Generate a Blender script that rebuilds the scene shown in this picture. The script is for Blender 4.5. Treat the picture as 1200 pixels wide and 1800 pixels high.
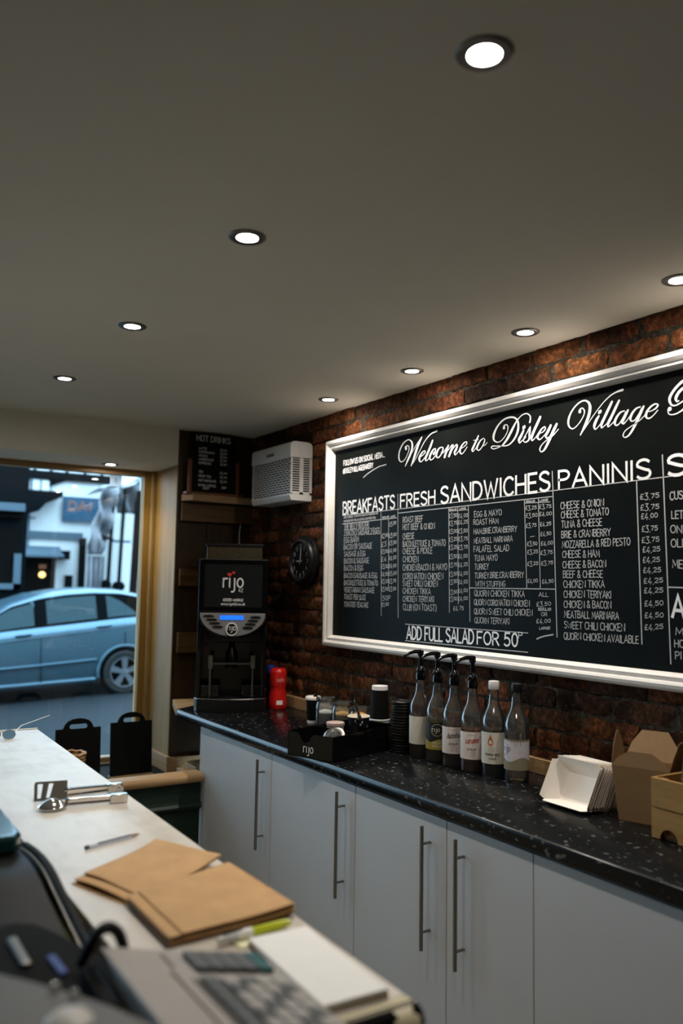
import bpy, bmesh, math, random
from mathutils import Vector, Matrix, Euler

for _o in list(bpy.data.objects):
    bpy.data.objects.remove(_o)
SC = bpy.context.scene
COL = SC.collection
R = math.radians

# ------------------------------------------------------------------ camera
cam_data = bpy.data.cameras.new('camera')
cam_data.sensor_fit = 'VERTICAL'
cam_data.sensor_height = 36.0
cam_data.lens = 1470.5 / 1800 * 36.0
cam_data.clip_start = 0.05
cam_data.clip_end = 200
cam_data.dof.use_dof = True
cam_data.dof.focus_distance = 3.2
cam_data.dof.aperture_fstop = 1.8
cam = bpy.data.objects.new('camera', cam_data)
COL.objects.link(cam)
SC.camera = cam
_yaw, _pitch, _roll = R(32.388), R(5.069), R(0.947)
_f = Vector((math.sin(_yaw) * math.cos(_pitch), math.cos(_yaw) * math.cos(_pitch), math.sin(_pitch)))
_r = Vector((math.cos(_yaw), -math.sin(_yaw), 0))
_u = _r.cross(_f)
_r2 = _r * math.cos(_roll) + _u * math.sin(_roll)
_u2 = _r2.cross(_f)
cam.matrix_world = Matrix(((_r2.x, _u2.x, -_f.x, 0), (_r2.y, _u2.y, -_f.y, 0), (_r2.z, _u2.z, -_f.z, 1.57), (0, 0, 0, 1)))

# ------------------------------------------------------------------ sky, exposure
SC.view_settings.view_transform = 'Standard'
SC.view_settings.look = 'None'
SC.view_settings.gamma = 1
SC.view_settings.use_curve_mapping = False
SC.view_settings.exposure = 0.0
world = bpy.data.worlds.new('overcast_sky')
SC.world = world
world.use_nodes = True
_bg = world.node_tree.nodes['Background']
_bg.inputs['Color'].default_value = (0.52, 0.77, 0.98, 1)
_bg.inputs['Strength'].default_value = 6.5
SPOT_POWER = 26.0
SPOT_COLOR = (1.0, 0.92, 0.82)

# ------------------------------------------------------------------ helpers
class MB:
    """collects shapes into one bmesh"""
    def __init__(s):
        s.bm = bmesh.new()
        s.mi = 0
    def face(s, pts):
        vs = [s.bm.verts.new(Vector(p)) for p in pts]
        try:
            f = s.bm.faces.new(vs)
            f.material_index = s.mi
            return f
        except ValueError:
            return None
    def box(s, x0, x1, y0, y1, z0, z1, m=None):
        c = [Vector((x, y, z)) for x in (x0, x1) for y in (y0, y1) for z in (z0, z1)]
        if m is not None:
            c = [m @ v for v in c]
        v = [s.bm.verts.new(p) for p in c]
        for q in ((0, 1, 3, 2), (4, 6, 7, 5), (0, 4, 5, 1), (2, 3, 7, 6), (0, 2, 6, 4), (1, 5, 7, 3)):
            s.bm.faces.new([v[i] for i in q]).material_index = s.mi
        return s
    def prism(s, poly, vec):
        vec = Vector(vec)
        a = [s.bm.verts.new(Vector(p)) for p in poly]
        b = [s.bm.verts.new(Vector(p) + vec) for p in poly]
        n = len(a)
        s.bm.faces.new(a).material_index = s.mi
        s.bm.faces.new(b[::-1]).material_index = s.mi
        for i in range(n):
            s.bm.faces.new((a[i], b[i], b[(i + 1) % n], a[(i + 1) % n])).material_index = s.mi
        return s
    def lathe(s, prof, c=(0, 0, 0), seg=32, axis='z', flute=0.0, nfl=0):
        c = Vector(c)
        rings = []
        for r, h in prof:
            if r < 1e-6:
                rings.append([s.bm.verts.new(s._ax(0, 0, h, axis) + c)])
            else:
                ring = []
                for k in range(seg):
                    a = 2 * math.pi * k / seg
                    rr = r * (1 + flute * math.cos(nfl * a)) if nfl else r
                    ring.append(s.bm.verts.new(s._ax(rr * math.cos(a), rr * math.sin(a), h, axis) + c))
                rings.append(ring)
        for a, b in zip(rings, rings[1:]):
            if len(a) == 1 and len(b) == 1:
                continue
            for k in range(seg):
                k2 = (k + 1) % seg
                if len(a) == 1:
                    f = s.bm.faces.new((a[0], b[k2], b[k]))
                elif len(b) == 1:
                    f = s.bm.faces.new((a[k], a[k2], b[0]))
                else:
                    f = s.bm.faces.new((a[k], a[k2], b[k2], b[k]))
                f.material_index = s.mi
        return s
    @staticmethod
    def _ax(x, y, h, axis):
        if axis == 'z':
            return Vector((x, y, h))
        if axis == 'x':
            return Vector((h, x, y))
        return Vector((x, h, y))
    def tube(s, pts, r, seg=8, closed=False):
        pts = [Vector(p) for p in pts]
        n = len(pts)
        rs = r if isinstance(r, (list, tuple)) else [r] * n
        rings = []
        up = Vector((0.13, 0.27, 1)).normalized()
        for i, p in enumerate(pts):
            a = pts[i - 1] if (i > 0 or closed) else p
            b = pts[(i + 1) % n] if (i < n - 1 or closed) else p
            t = (b - a).normalized()
            x = t.cross(up)
            if x.length < 1e-3:
                x = t.cross(Vector((1, 0, 0)))
            x.normalize()
            y = x.cross(t)
            rings.append([s.bm.verts.new(p + (x * math.cos(2 * math.pi * k / seg) + y * math.sin(2 * math.pi * k / seg)) * rs[i]) for k in range(seg)])
        for i in range(n if closed else n - 1):
            a, b = rings[i], rings[(i + 1) % n]
            for k in range(seg):
                s.bm.faces.new((a[k], a[(k + 1) % seg], b[(k + 1) % seg], b[k])).material_index = s.mi
        if not closed:
            s.bm.faces.new(rings[0][::-1]).material_index = s.mi
            s.bm.faces.new(rings[-1]).material_index = s.mi
        return s
    def grid(s, fn, nu, nv):
        v = [[s.bm.verts.new(Vector(fn(i / nu, j / nv))) for j in range(nv + 1)] for i in range(nu + 1)]
        for i in range(nu):
            for j in range(nv):
                s.bm.faces.new((v[i][j], v[i + 1][j], v[i + 1][j + 1], v[i][j + 1])).material_index = s.mi
        return s
    def obj(s, name, mats, parent=None, loc=None, rot=None, smooth=None, bevel=0.0, solid=0.0, fix=True):
        if fix:
            bmesh.ops.recalc_face_normals(s.bm, faces=s.bm.faces[:])
        me = bpy.data.meshes.new(name)
        s.bm.to_mesh(me)
        s.bm.free()
        for m in (mats if isinstance(mats, (list, tuple)) else [mats]):
            me.materials.append(m)
        if smooth:
            me.shade_smooth()
            me.set_sharp_from_angle(angle=R(smooth))
        o = bpy.data.objects.new(name, me)
        COL.objects.link(o)
        if parent is not None:
            o.parent = parent
        if loc is not None:
            o.location = loc
        if rot is not None:
            o.rotation_euler = rot
        if solid:
            md = o.modifiers.new('solid', 'SOLIDIFY')
            md.thickness = solid
            md.offset = 0
        if bevel:
            md = o.modifiers.new('bevel', 'BEVEL')
            md.width = bevel
            md.segments = 2
            md.limit_method = 'ANGLE'
            md.angle_limit = R(40)
        return o

def BX(name, mat, x0, x1, y0, y1, z0, z1, parent=None, bevel=0.0, m=None):
    return MB().box(x0, x1, y0, y1, z0, z1, m).obj(name, mat, parent, bevel=bevel)

def thing(name, label, cat, loc=(0, 0, 0), rotz=0.0, group=None):
    o = bpy.data.objects.new(name, None)
    COL.objects.link(o)
    o.location = loc
    o.rotation_euler = (0, 0, rotz)
    o.empty_display_size = 0.05
    return tag(o, label, cat, group)

def tag(o, label, cat, group=None):
    o['label'] = label
    o['category'] = cat
    if group:
        o['group'] = group
    return o

def structure(o):
    o['kind'] = 'structure'
    return o

def dup(root, loc, rotz=None, label=None, rot=None):
    r = root.copy()
    COL.objects.link(r)
    r.location = loc
    if rotz is not None:
        r.rotation_euler = (0, 0, rotz)
    if rot is not None:
        r.rotation_euler = rot
    if label:
        r['label'] = label
    for ch in list(root.children):
        c = ch.copy()
        COL.objects.link(c)
        c.parent = r
        for g in list(ch.children):
            d = g.copy()
            COL.objects.link(d)
            d.parent = c
    return r

# ------------------------------------------------------------------ materials
def _mat(name):
    m = bpy.data.materials.new(name)
    m.use_nodes = True
    nt = m.node_tree
    return m, nt, nt.nodes['Principled BSDF']

def _coords(nt, scale=(1, 1, 1), rot=(0, 0, 0)):
    tc = nt.nodes.new('ShaderNodeTexCoord')
    mp = nt.nodes.new('ShaderNodeMapping')
    mp.inputs['Scale'].default_value = scale
    mp.inputs['Rotation'].default_value = rot
    nt.links.new(tc.outputs['Object'], mp.inputs['Vector'])
    return mp.outputs['Vector']

def _noise(nt, vec, scale, detail=4, rough=0.55):
    n = nt.nodes.new('ShaderNodeTexNoise')
    n.inputs['Scale'].default_value = scale
    n.inputs['Detail'].default_value = detail
    n.inputs['Roughness'].default_value = rough
    nt.links.new(vec, n.inputs['Vector'])
    return n.outputs['Fac']

def _ramp(nt, fac, stops):
    r = nt.nodes.new('ShaderNodeValToRGB')
    e = r.color_ramp.elements
    while len(e) < len(stops):
        e.new(0.5)
    for k, (p, c) in enumerate(stops):
        e[k].position = p
        e[k].color = (c[0], c[1], c[2], 1)
    nt.links.new(fac, r.inputs['Fac'])
    return r.outputs['Color']

def _bump(nt, fac, bsdf, strength, dist=0.002):
    b = nt.nodes.new('ShaderNodeBump')
    b.inputs['Strength'].default_value = strength
    b.inputs['Distance'].default_value = dist
    nt.links.new(fac, b.inputs['Height'])
    nt.links.new(b.outputs['Normal'], bsdf.inputs['Normal'])

def plain(name, col, rough=0.5, metal=0.0, var=0.08, scale=30, bump=0.0, coat=0.0, spec=0.5, emit=None, estr=0.0):
    """a solid colour with a faint mottling"""
    m, nt, b = _mat(name)
    vec = _coords(nt)
    n = _noise(nt, vec, scale)
    lo = tuple(c * (1 - var) for c in col)
    hi = tuple(min(1, c * (1 + var)) for c in col)
    c = _ramp(nt, n, [(0.3, lo), (0.7, hi)])
    nt.links.new(c, b.inputs['Base Color'])
    b.inputs['Roughness'].default_value = rough
    b.inputs['Metallic'].default_value = metal
    b.inputs['Coat Weight'].default_value = coat
    b.inputs['Specular IOR Level'].default_value = spec
    if bump:
        _bump(nt, n, b, bump)
    if emit:
        b.inputs['Emission Color'].default_value = (*emit, 1)
        b.inputs['Emission Strength'].default_value = estr
    return m

def wood(name, dark, light, axis='z', rough=0.45, scale=1.0, knots=False, bump=0.15):
    m, nt, b = _mat(name)
    st = {'x': (0.06, 1, 1), 'y': (1, 0.06, 1), 'z': (1, 1, 0.06)}[axis]
    vec = _coords(nt, tuple(v * scale for v in st))
    n1 = _noise(nt, vec, 55, 6, 0.6)
    n2 = _noise(nt, vec, 9, 3, 0.5)
    mx = nt.nodes.new('ShaderNodeMath')
    mx.operation = 'MULTIPLY_ADD'
    nt.links.new(n1, mx.inputs[0])
    mx.inputs[1].default_value = 0.55
    ad = nt.nodes.new('ShaderNodeMath')
    ad.operation = 'MULTIPLY'
    ad.inputs[1].default_value = 0.45
    nt.links.new(n2, ad.inputs[0])
    nt.links.new(ad.outputs[0], mx.inputs[2])
    mid = tuple((a + c) / 2 for a, c in zip(dark, light))
    c = _ramp(nt, mx.outputs[0], [(0.32, dark), (0.5, mid), (0.68, light)])
    nt.links.new(c, b.inputs['Base Color'])
    b.inputs['Roughness'].default_value = rough
    b.inputs['Specular IOR Level'].default_value = 0.25
    _bump(nt, n1, b, bump, 0.001)
    return m

def glass(name, tint=(1, 1, 1), rough=0.0, refl=0.0, haze=0.0):
    """thin clear sheet: see-through with a mirror sheen that follows the angle"""
    m, nt, b = _mat(name)
    nt.nodes.remove(b)
    tr = nt.nodes.new('ShaderNodeBsdfTransparent')
    tr.inputs['Color'].default_value = (*tint, 1)
    gl = nt.nodes.new('ShaderNodeBsdfGlossy')
    gl.inputs['Roughness'].default_value = rough
    fr = nt.nodes.new('ShaderNodeFresnel')
    fr.inputs['IOR'].default_value = 1.45
    ad = nt.nodes.new('ShaderNodeMath')
    ad.inputs[1].default_value = refl
    nt.links.new(fr.outputs[0], ad.inputs[0])
    mx = nt.nodes.new('ShaderNodeMixShader')
    nt.links.new(ad.outputs[0], mx.inputs['Fac'])
    if haze:
        df = nt.nodes.new('ShaderNodeBsdfDiffuse')
        df.inputs['Color'].default_value = (.8, .85, .84, 1)
        hz = nt.nodes.new('ShaderNodeMixShader')
        hz.inputs['Fac'].default_value = haze
        nt.links.new(tr.outputs[0], hz.inputs[1])
        nt.links.new(df.outputs[0], hz.inputs[2])
        tr = hz
    nt.links.new(tr.outputs[0], mx.inputs[1])
    nt.links.new(gl.outputs[0], mx.inputs[2])
    nt.links.new(mx.outputs[0], nt.nodes['Material Output'].inputs['Surface'])
    return m

M = {}
M['ceiling'] = plain('ceiling_paint', (0.78, 0.735, 0.62), 0.9, var=0.02, scale=3)
M['plaster'] = plain('cream_plaster', (0.74, 0.70, 0.59), 0.85, var=0.03, scale=4)
M['floor'] = plain('floor_tile', (0.16, 0.145, 0.13), 0.5, var=0.15, scale=5)
M['white_frame'] = plain('white_frame_paint', (0.78, 0.74, 0.70), 0.35, var=0.04)
M['chalkboard'] = plain('chalkboard_black', (0.0035, 0.0045, 0.0038), 0.45, var=0.35, scale=5, spec=0.06)
M['chalk'] = plain('chalk_dimmed', (0.52, 0.525, 0.53), 0.8, var=0.10, scale=120)  # white chalk greyed, lamp fall-off down the menu board put into the colour
M['chalk_bright'] = plain('paint_white', (0.92, 0.92, 0.92), 0.6, var=0.04, scale=60)
M['cabinet'] = plain('matt_white_cabinet', (0.42, 0.43, 0.44), 0.45, var=0.02, scale=6)
M['steel'] = plain('brushed_steel', (0.24, 0.235, 0.225), 0.32, 1.0, var=0.08, scale=80)
M['dark_steel'] = plain('dark_steel', (0.20, 0.19, 0.18), 0.35, 1.0, var=0.08, scale=80)
M['chrome'] = plain('polished_steel', (0.72, 0.70, 0.67), 0.10, 1.0, var=0.03)
M['black_gloss'] = plain('gloss_black_plastic', (0.003, 0.003, 0.0035), 0.12, var=0.1, spec=.4)
M['black_plastic'] = plain('black_plastic', (0.006, 0.006, 0.0065), 0.38, var=0.1, spec=.3)
M['black_matt'] = plain('matt_black', (0.004, 0.004, 0.004), 0.75, var=0.15, spec=.12)
M['white_plastic'] = plain('white_plastic', (0.62, 0.60, 0.57), 0.4, var=0.03)
M['vent_dark'] = plain('dark_void', (0.012, 0.011, 0.010), 0.8)
M['oak'] = wood('light_oak', (0.20, 0.12, 0.045), (0.40, 0.265, 0.105), 'z')
M['oak_dark'] = wood('weathered_oak', (0.19, 0.100, 0.018), (0.38, 0.225, 0.050), 'z')
M['oak_x'] = wood('light_oak_across', (0.24, 0.14, 0.06), (0.46, 0.30, 0.15), 'x')
M['oak_y'] = wood('light_oak_along', (0.24, 0.14, 0.06), (0.44, 0.28, 0.14), 'y')
M['brown_wood'] = wood('dark_brown_panel', (0.016, 0.009, 0.0035), (0.055, 0.030, 0.011), 'z', 0.5)
M['brown_wood_x'] = wood('dark_brown_batten', (0.055, 0.030, 0.010), (0.14, 0.078, 0.028), 'x', 0.5)
M['red_wood'] = wood('red_stained_wood', (0.10, 0.030, 0.012), (0.22, 0.075, 0.03), 'z', 0.4)
M['pine'] = wood('pine_crate', (0.24, 0.125, 0.035), (0.42, 0.25, 0.085), 'y', 0.5)
M['green'] = plain('dark_green_paint', (0.010, 0.024, 0.017), 0.45, var=0.12, scale=12, spec=.25)
M['kraft'] = plain('kraft_paper', (0.50, 0.295, 0.125), 0.75, var=0.10, scale=16, bump=0.35)
M['kraft_card'] = plain('kraft_card', (0.25, 0.15, 0.065), 0.7, var=0.06, scale=40)
M['white_card'] = plain('white_card', (0.80, 0.74, 0.67), 0.6, var=0.03)
M['paper'] = plain('white_paper', (0.82, 0.82, 0.80), 0.8, var=0.02)
M['yellow_paper'] = plain('pale_yellow_paper', (0.80, 0.79, 0.50), 0.8, var=0.03)
M['cream'] = plain('cream_laminate', (0.55, 0.49, 0.33), 0.4, var=0.05)
M['rubber'] = plain('black_rubber', (0.005, 0.005, 0.005), 0.6, var=0.1, spec=.2)
M['red_plastic'] = plain('red_plastic', (0.55, 0.012, 0.010), 0.25, var=0.04, coat=0.3)
M['blue_plastic'] = plain('blue_plastic', (0.012, 0.035, 0.30), 0.3, var=0.05)
M['clear'] = glass('clear_glass', (0.90, 0.92, 0.91), 0.03, 0.07, 0.05)
M['window_glass'] = glass('window_pane_glass', (0.93, 0.97, 0.98), 0.0, 0.0)
M['smoke_glass'] = glass('dark_curved_glass', (0.30, 0.34, 0.31), 0.30, 0.02)
M['pool'] = plain('teal_edge', (0.01, 0.04, 0.045), 0.15, coat=0.4)

def laminate():
    m, nt, b = _mat('black_flecked_laminate')
    v = _coords(nt, (1.0, 0.55, 1.0))
    n1 = _noise(nt, v, 75, 2, 0.4)
    v2 = _coords(nt, (0.6, 1.0, 1.0), (0, 0, 0.6))
    n2 = _noise(nt, v2, 38, 3, 0.6)
    n3 = _noise(nt, v, 8, 3)
    c1 = _ramp(nt, n1, [(0.0, (0.004, 0.0045, 0.005)), (0.655, (0.005, 0.0055, 0.006)), (0.71, (0.085, 0.09, 0.09))])
    c2 = _ramp(nt, n2, [(0.0, (0, 0, 0)), (0.67, (0, 0, 0)), (0.72, (0.10, 0.105, 0.10))])
    ad = nt.nodes.new('ShaderNodeMix')
    ad.data_type = 'RGBA'
    ad.blend_type = 'ADD'
    ad.inputs['Factor'].default_value = 1
    nt.links.new(c1, ad.inputs['A'])
    nt.links.new(c2, ad.inputs['B'])
    nt.links.new(ad.outputs['Result'], b.inputs['Base Color'])
    b.inputs['Roughness'].default_value = 0.20
    b.inputs['Specular IOR Level'].default_value = 0.22
    _bump(nt, n3, b, 0.05, 0.003)
    return m
M['laminate'] = laminate()

def marble():
    m, nt, b = _mat('cream_counter_top')
    v = _coords(nt, (1.0, 0.18, 1.0), (0, 0, 0.9))
    n1 = _noise(nt, v, 22, 6, 0.6)
    n2 = _noise(nt, _coords(nt), 4, 3)
    mx = nt.nodes.new('ShaderNodeMath')
    mx.operation = 'MULTIPLY_ADD'
    mx.inputs[1].default_value = 0.6
    nt.links.new(n1, mx.inputs[0])
    nt.links.new(n2, mx.inputs[2])
    c = _ramp(nt, mx.outputs[0], [(0.55, (0.46, 0.41, 0.34)), (0.85, (0.63, 0.59, 0.53)), (1.0, (0.57, 0.54, 0.49))])
    nt.links.new(c, b.inputs['Base Color'])
    b.inputs['Roughness'].default_value = 0.33
    return m
M['marble'] = marble()

def brick_mats():
    m, nt, b = _mat('old_brick')
    at = nt.nodes.new('ShaderNodeAttribute')
    at.attribute_name = 'brick_tone'
    v = _coords(nt)
    n = _noise(nt, v, 45, 8, 0.7)
    n2 = _noise(nt, v, 7, 4, 0.6)
    g = _ramp(nt, n, [(0.30, (0.14, 0.14, 0.13)), (0.50, (0.46, 0.45, 0.42)), (0.72, (1.45, 1.3, 1.1))])
    g2 = _ramp(nt, n2, [(0.36, (0.30, 0.29, 0.28)), (0.58, (1, 1, 1))])
    a = nt.nodes.new('ShaderNodeMix'); a.data_type = 'RGBA'; a.blend_type = 'MULTIPLY'; a.inputs['Factor'].default_value = 1
    c = nt.nodes.new('ShaderNodeMix'); c.data_type = 'RGBA'; c.blend_type = 'MULTIPLY'; c.inputs['Factor'].default_value = 1
    nt.links.new(at.outputs['Color'], a.inputs['A']); nt.links.new(g, a.inputs['B'])
    nt.links.new(a.outputs['Result'], c.inputs['A']); nt.links.new(g2, c.inputs['B'])
    n3 = _noise(nt, v, 16, 9, 0.72)
    sm = _ramp(nt, n3, [(0.56, (0, 0, 0)), (0.66, (0.75, 0.75, 0.75))])
    d = nt.nodes.new('ShaderNodeMix'); d.data_type = 'RGBA'
    nt.links.new(sm, d.inputs['Factor'])
    nt.links.new(c.outputs['Result'], d.inputs['A'])
    d.inputs['B'].default_value = (0.085, 0.068, 0.048, 1)
    nt.links.new(d.outputs['Result'], b.inputs['Base Color'])
    b.inputs['Roughness'].default_value = 0.85
    b.inputs['Specular IOR Level'].default_value = 0.12
    _bump(nt, n, b, 0.7, 0.004)
    m2, nt2, b2 = _mat('old_mortar')
    v = _coords(nt2)
    n = _noise(nt2, v, 60, 8, 0.7)
    n2 = _noise(nt2, v, 6, 4, 0.6)
    c = _ramp(nt2, n, [(0.3, (0.014, 0.012, 0.009)), (0.55, (0.075, 0.063, 0.046)), (0.75, (0.22, 0.195, 0.155))])
    g2 = _ramp(nt2, n2, [(0.35, (0.35, 0.34, 0.32)), (0.62, (1, 1, 1))])
    a = nt2.nodes.new('ShaderNodeMix'); a.data_type = 'RGBA'; a.blend_type = 'MULTIPLY'; a.inputs['Factor'].default_value = 1
    nt2.links.new(c, a.inputs['A']); nt2.links.new(g2, a.inputs['B'])
    nt2.links.new(a.outputs['Result'], b2.inputs['Base Color'])
    b2.inputs['Roughness'].default_value = 0.9
    b2.inputs['Specular IOR Level'].default_value = 0.1
    _bump(nt2, n, b2, 0.8, 0.005)
    return m, m2
M['brick'], M['mortar'] = brick_mats()

# ------------------------------------------------------------------ lettering: a single-stroke hand alphabet
def _arc(cx, cy, rx, ry, a0, a1, n=7):
    return [(cx + rx * math.cos(R(a0 + (a1 - a0) * k / n)), cy + ry * math.sin(R(a0 + (a1 - a0) * k / n))) for k in range(n + 1)]
G = {
 'A': (.62, [[(0, 0), (.31, 1), (.62, 0)], [(.11, .32), (.51, .32)]]),
 'B': (.52, [[(0, 0), (0, 1), (.25, 1)] + _arc(.25, .77, .23, .23, 90, -90, 6)[1:] + [(0, .54)], [(.25, .54)] + _arc(.25, .27, .27, .27, 90, -90, 6)[1:] + [(0, 0)]]),
 'C': (.54, [_arc(.31, .5, .31, .5, 45, 315, 10)]),
 'D': (.56, [[(0, 0), (0, 1), (.18, 1)] + _arc(.18, .5, .38, .5, 90, -90, 8)[1:] + [(0, 0)]]),
 'E': (.44, [[(.44, 1), (0, 1), (0, 0), (.44, 0)], [(0, .52), (.38, .52)]]),
 'F': (.44, [[(.44, 1), (0, 1), (0, 0)], [(0, .52), (.36, .52)]]),
 'G': (.58, [_arc(.31, .5, .31, .5, 45, 325, 10) + [(.57, .45), (.34, .45)]]),
 'H': (.54, [[(0, 0), (0, 1)], [(.54, 0), (.54, 1)], [(0, .52), (.54, .52)]]),
 'I': (.06, [[(.03, 0), (.03, 1)]]),
 'J': (.36, [[(.36, 1), (.36, .2)] + _arc(.18, .2, .18, .2, 0, -180, 5)[1:]]),
 'K': (.52, [[(0, 0), (0, 1)], [(.5, 1), (0, .42)], [(.16, .6), (.52, 0)]]),
 'L': (.42, [[(0, 1), (0, 0), (.42, 0)]]),
 'M': (.68, [[(0, 0), (.06, 1), (.34, .25), (.62, 1), (.68, 0)]]),
 'N': (.56, [[(0, 0), (0, 1), (.56, 0), (.56, 1)]]),
 'O': (.62, [_arc(.31, .5, .31, .5, 90, 450, 14)]),
 'P': (.48, [[(0, 0), (0, 1), (.24, 1)] + _arc(.24, .74, .24, .26, 90, -90, 6)[1:] + [(0, .48)]]),
 'Q': (.62, [_arc(.31, .5, .31, .5, 90, 450, 14), [(.38, .28), (.66, -.06)]]),
 'R': (.52, [[(0, 0), (0, 1), (.24, 1)] + _arc(.24, .75, .24, .25, 90, -90, 6)[1:] + [(0, .5)], [(.22, .5), (.52, 0)]]),
 'S': (.52, [_arc(.26, .76, .24, .24, 30, 200, 7) + [(.2, .56), (.36, .46)] + _arc(.26, .26, .26, .26, 40, -150, 8)]),
 'T': (.56, [[(0, 1), (.56, 1)], [(.28, 1), (.28, 0)]]),
 'U': (.54, [[(0, 1), (0, .28)] + _arc(.27, .28, .27, .28, 180, 360, 7)[1:] + [(.54, 1)]]),
 'V': (.58, [[(0, 1), (.29, 0), (.58, 1)]]),
 'W': (.80, [[(0, 1), (.2, 0), (.4, .8), (.6, 0), (.8, 1)]]),
 'X': (.54, [[(0, 1), (.54, 0)], [(0, 0), (.54, 1)]]),
 'Y': (.56, [[(0, 1), (.28, .48), (.56, 1)], [(.28, .48), (.28, 0)]]),
 'Z': (.50, [[(0, 1), (.5, 1), (0, 0), (.5, 0)]]),
 '0': (.46, [_arc(.23, .5, .23, .5, 90, 450, 12)]),
 '1': (.24, [[(.02, .8), (.16, 1), (.16, 0)]]),
 '2': (.46, [_arc(.22, .74, .22, .26, 160, -30, 7) + [(0, 0), (.46, 0)]]),
 '3': (.44, [[(.02, 1), (.42, 1), (.18, .6)] + _arc(.18, .3, .26, .3, 80, -140, 8)]),
 '4': (.48, [[(.3, 0), (.3, 1), (0, .3), (.48, .3)]]),
 '5': (.44, [[(.42, 1), (.06, 1), (.03, .58)] + _arc(.18, .32, .26, .32, 105, -140, 8)]),
 '6': (.46, [[(.36, 1), (.1, .55)] + _arc(.23, .28, .23, .28, 150, -210, 10)]),
 '7': (.44, [[(0, 1), (.44, 1), (.14, 0)]]),
 '8': (.46, [_arc(.23, .75, .2, .25, -90, 270, 10), _arc(.23, .25, .23, .25, 90, 450, 10)]),
 '9': (.46, [_arc(.23, .72, .23, .28, -30, 330, 10) + [(.4, .6), (.2, 0)]]),
 '&': (.58, [[(.58, 0), (.14, .7)] + _arc(.26, .82, .15, .18, 200, -20, 6) + [(.06, .36)] + _arc(.24, .22, .24, .22, 150, 330, 6) + [(.56, .42)]]),
 '@': (.72, [_arc(.36, .42, .36, .5, -50, 280, 12), _arc(.36, .42, .15, .22, 0, 360, 8), [(.51, .62), (.53, .28), (.68, .3)]]),
 '£': (.46, [[(.44, .84)] + _arc(.28, .78, .16, .22, 30, 190, 5) + [(.14, .1), (0, 0), (.46, 0)], [(0, .45), (.34, .45)]]),
 '(': (.2, [_arc(.24, .5, .24, .62, 110, 250, 6)]),
 ')': (.2, [_arc(-.04, .5, .24, .62, 70, -70, 6)]),
 '.': (.08, [[(.0, .06), (.08, .06)]]),
 ',': (.1, [[(.06, .08), (0, -.14)]]),
 '!': (.06, [[(.03, 1), (.03, .3)], [(.0, .05), (.07, .05)]]),
 '|': (.06, [[(.03, 1.05), (.03, -.15)]]),
 '-': (.36, [[(0, .45), (.36, .45)]]),
 '/': (.36, [[(0, 0), (.36, 1)]]),
 'a': (.44, [_arc(.2, .3, .2, .3, 60, 360, 9), [(.42, .6), (.4, .14), (.48, 0)]]),
 'c': (.38, [_arc(.22, .3, .22, .3, 50, 310, 8)]),
 'e': (.42, [[(.03, .3), (.4, .34)] + _arc(.21, .3, .2, .3, 20, 310, 9)]),
 'f': (.3, [[(.32, .95), (.2, 1), (.14, .85), (.14, 0)], [(0, .6), (.28, .6)]]),
 'h': (.42, [[(0, 1), (0, 0)], [(0, .36)] + _arc(.2, .38, .2, .22, 160, 0, 5) + [(.4, 0)]]),
 'i': (.08, [[(.04, .62), (.04, 0)]]),
 'j': (.16, [[(.14, .62), (.14, -.2), (.06, -.32), (-.08, -.32)]]),
 'k': (.36, [[(0, 1), (0, 0)], [(.32, .6), (0, .26)], [(.1, .36), (.36, 0)]]),
 'l': (.12, [[(.06, 1), (.02, .12), (.12, 0)]]),
 'm': (.64, [[(0, .62), (0, 0)], [(0, .38)] + _arc(.16, .4, .15, .22, 150, 0, 4) + [(.31, 0)], [(.31, .38)] + _arc(.47, .4, .15, .22, 150, 0, 4) + [(.62, 0)]]),
 'n': (.42, [[(0, .62), (0, 0)], [(0, .38)] + _arc(.2, .4, .19, .22, 150, 0, 5) + [(.39, 0)]]),
 'o': (.44, [_arc(.22, .31, .22, .31, 90, 450, 12)]),
 'r': (.3, [[(0, .62), (0, 0)], [(0, .36)] + _arc(.2, .38, .2, .24, 160, 60, 4)]),
 't': (.28, [[(.12, .9), (.1, .12), (.26, .02)], [(0, .62), (.28, .62)]]),
 'u': (.42, [[(0, .62), (0, .2)] + _arc(.2, .2, .2, .2, 180, 330, 5) + [(.4, .62), (.4, 0)]]),
 'w': (.56, [[(0, .62), (.14, 0), (.28, .55), (.42, 0), (.56, .62)]]),
 'z': (.36, [[(0, .6), (.36, .6), (0, 0), (.36, 0)]]),
}
SPACE = 0.34
GAP = 0.17

def text_width(t):
    w = 0
    for ch in t:
        w += (SPACE if ch == ' ' else G[ch][0] + GAP)
    return w - GAP

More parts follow.
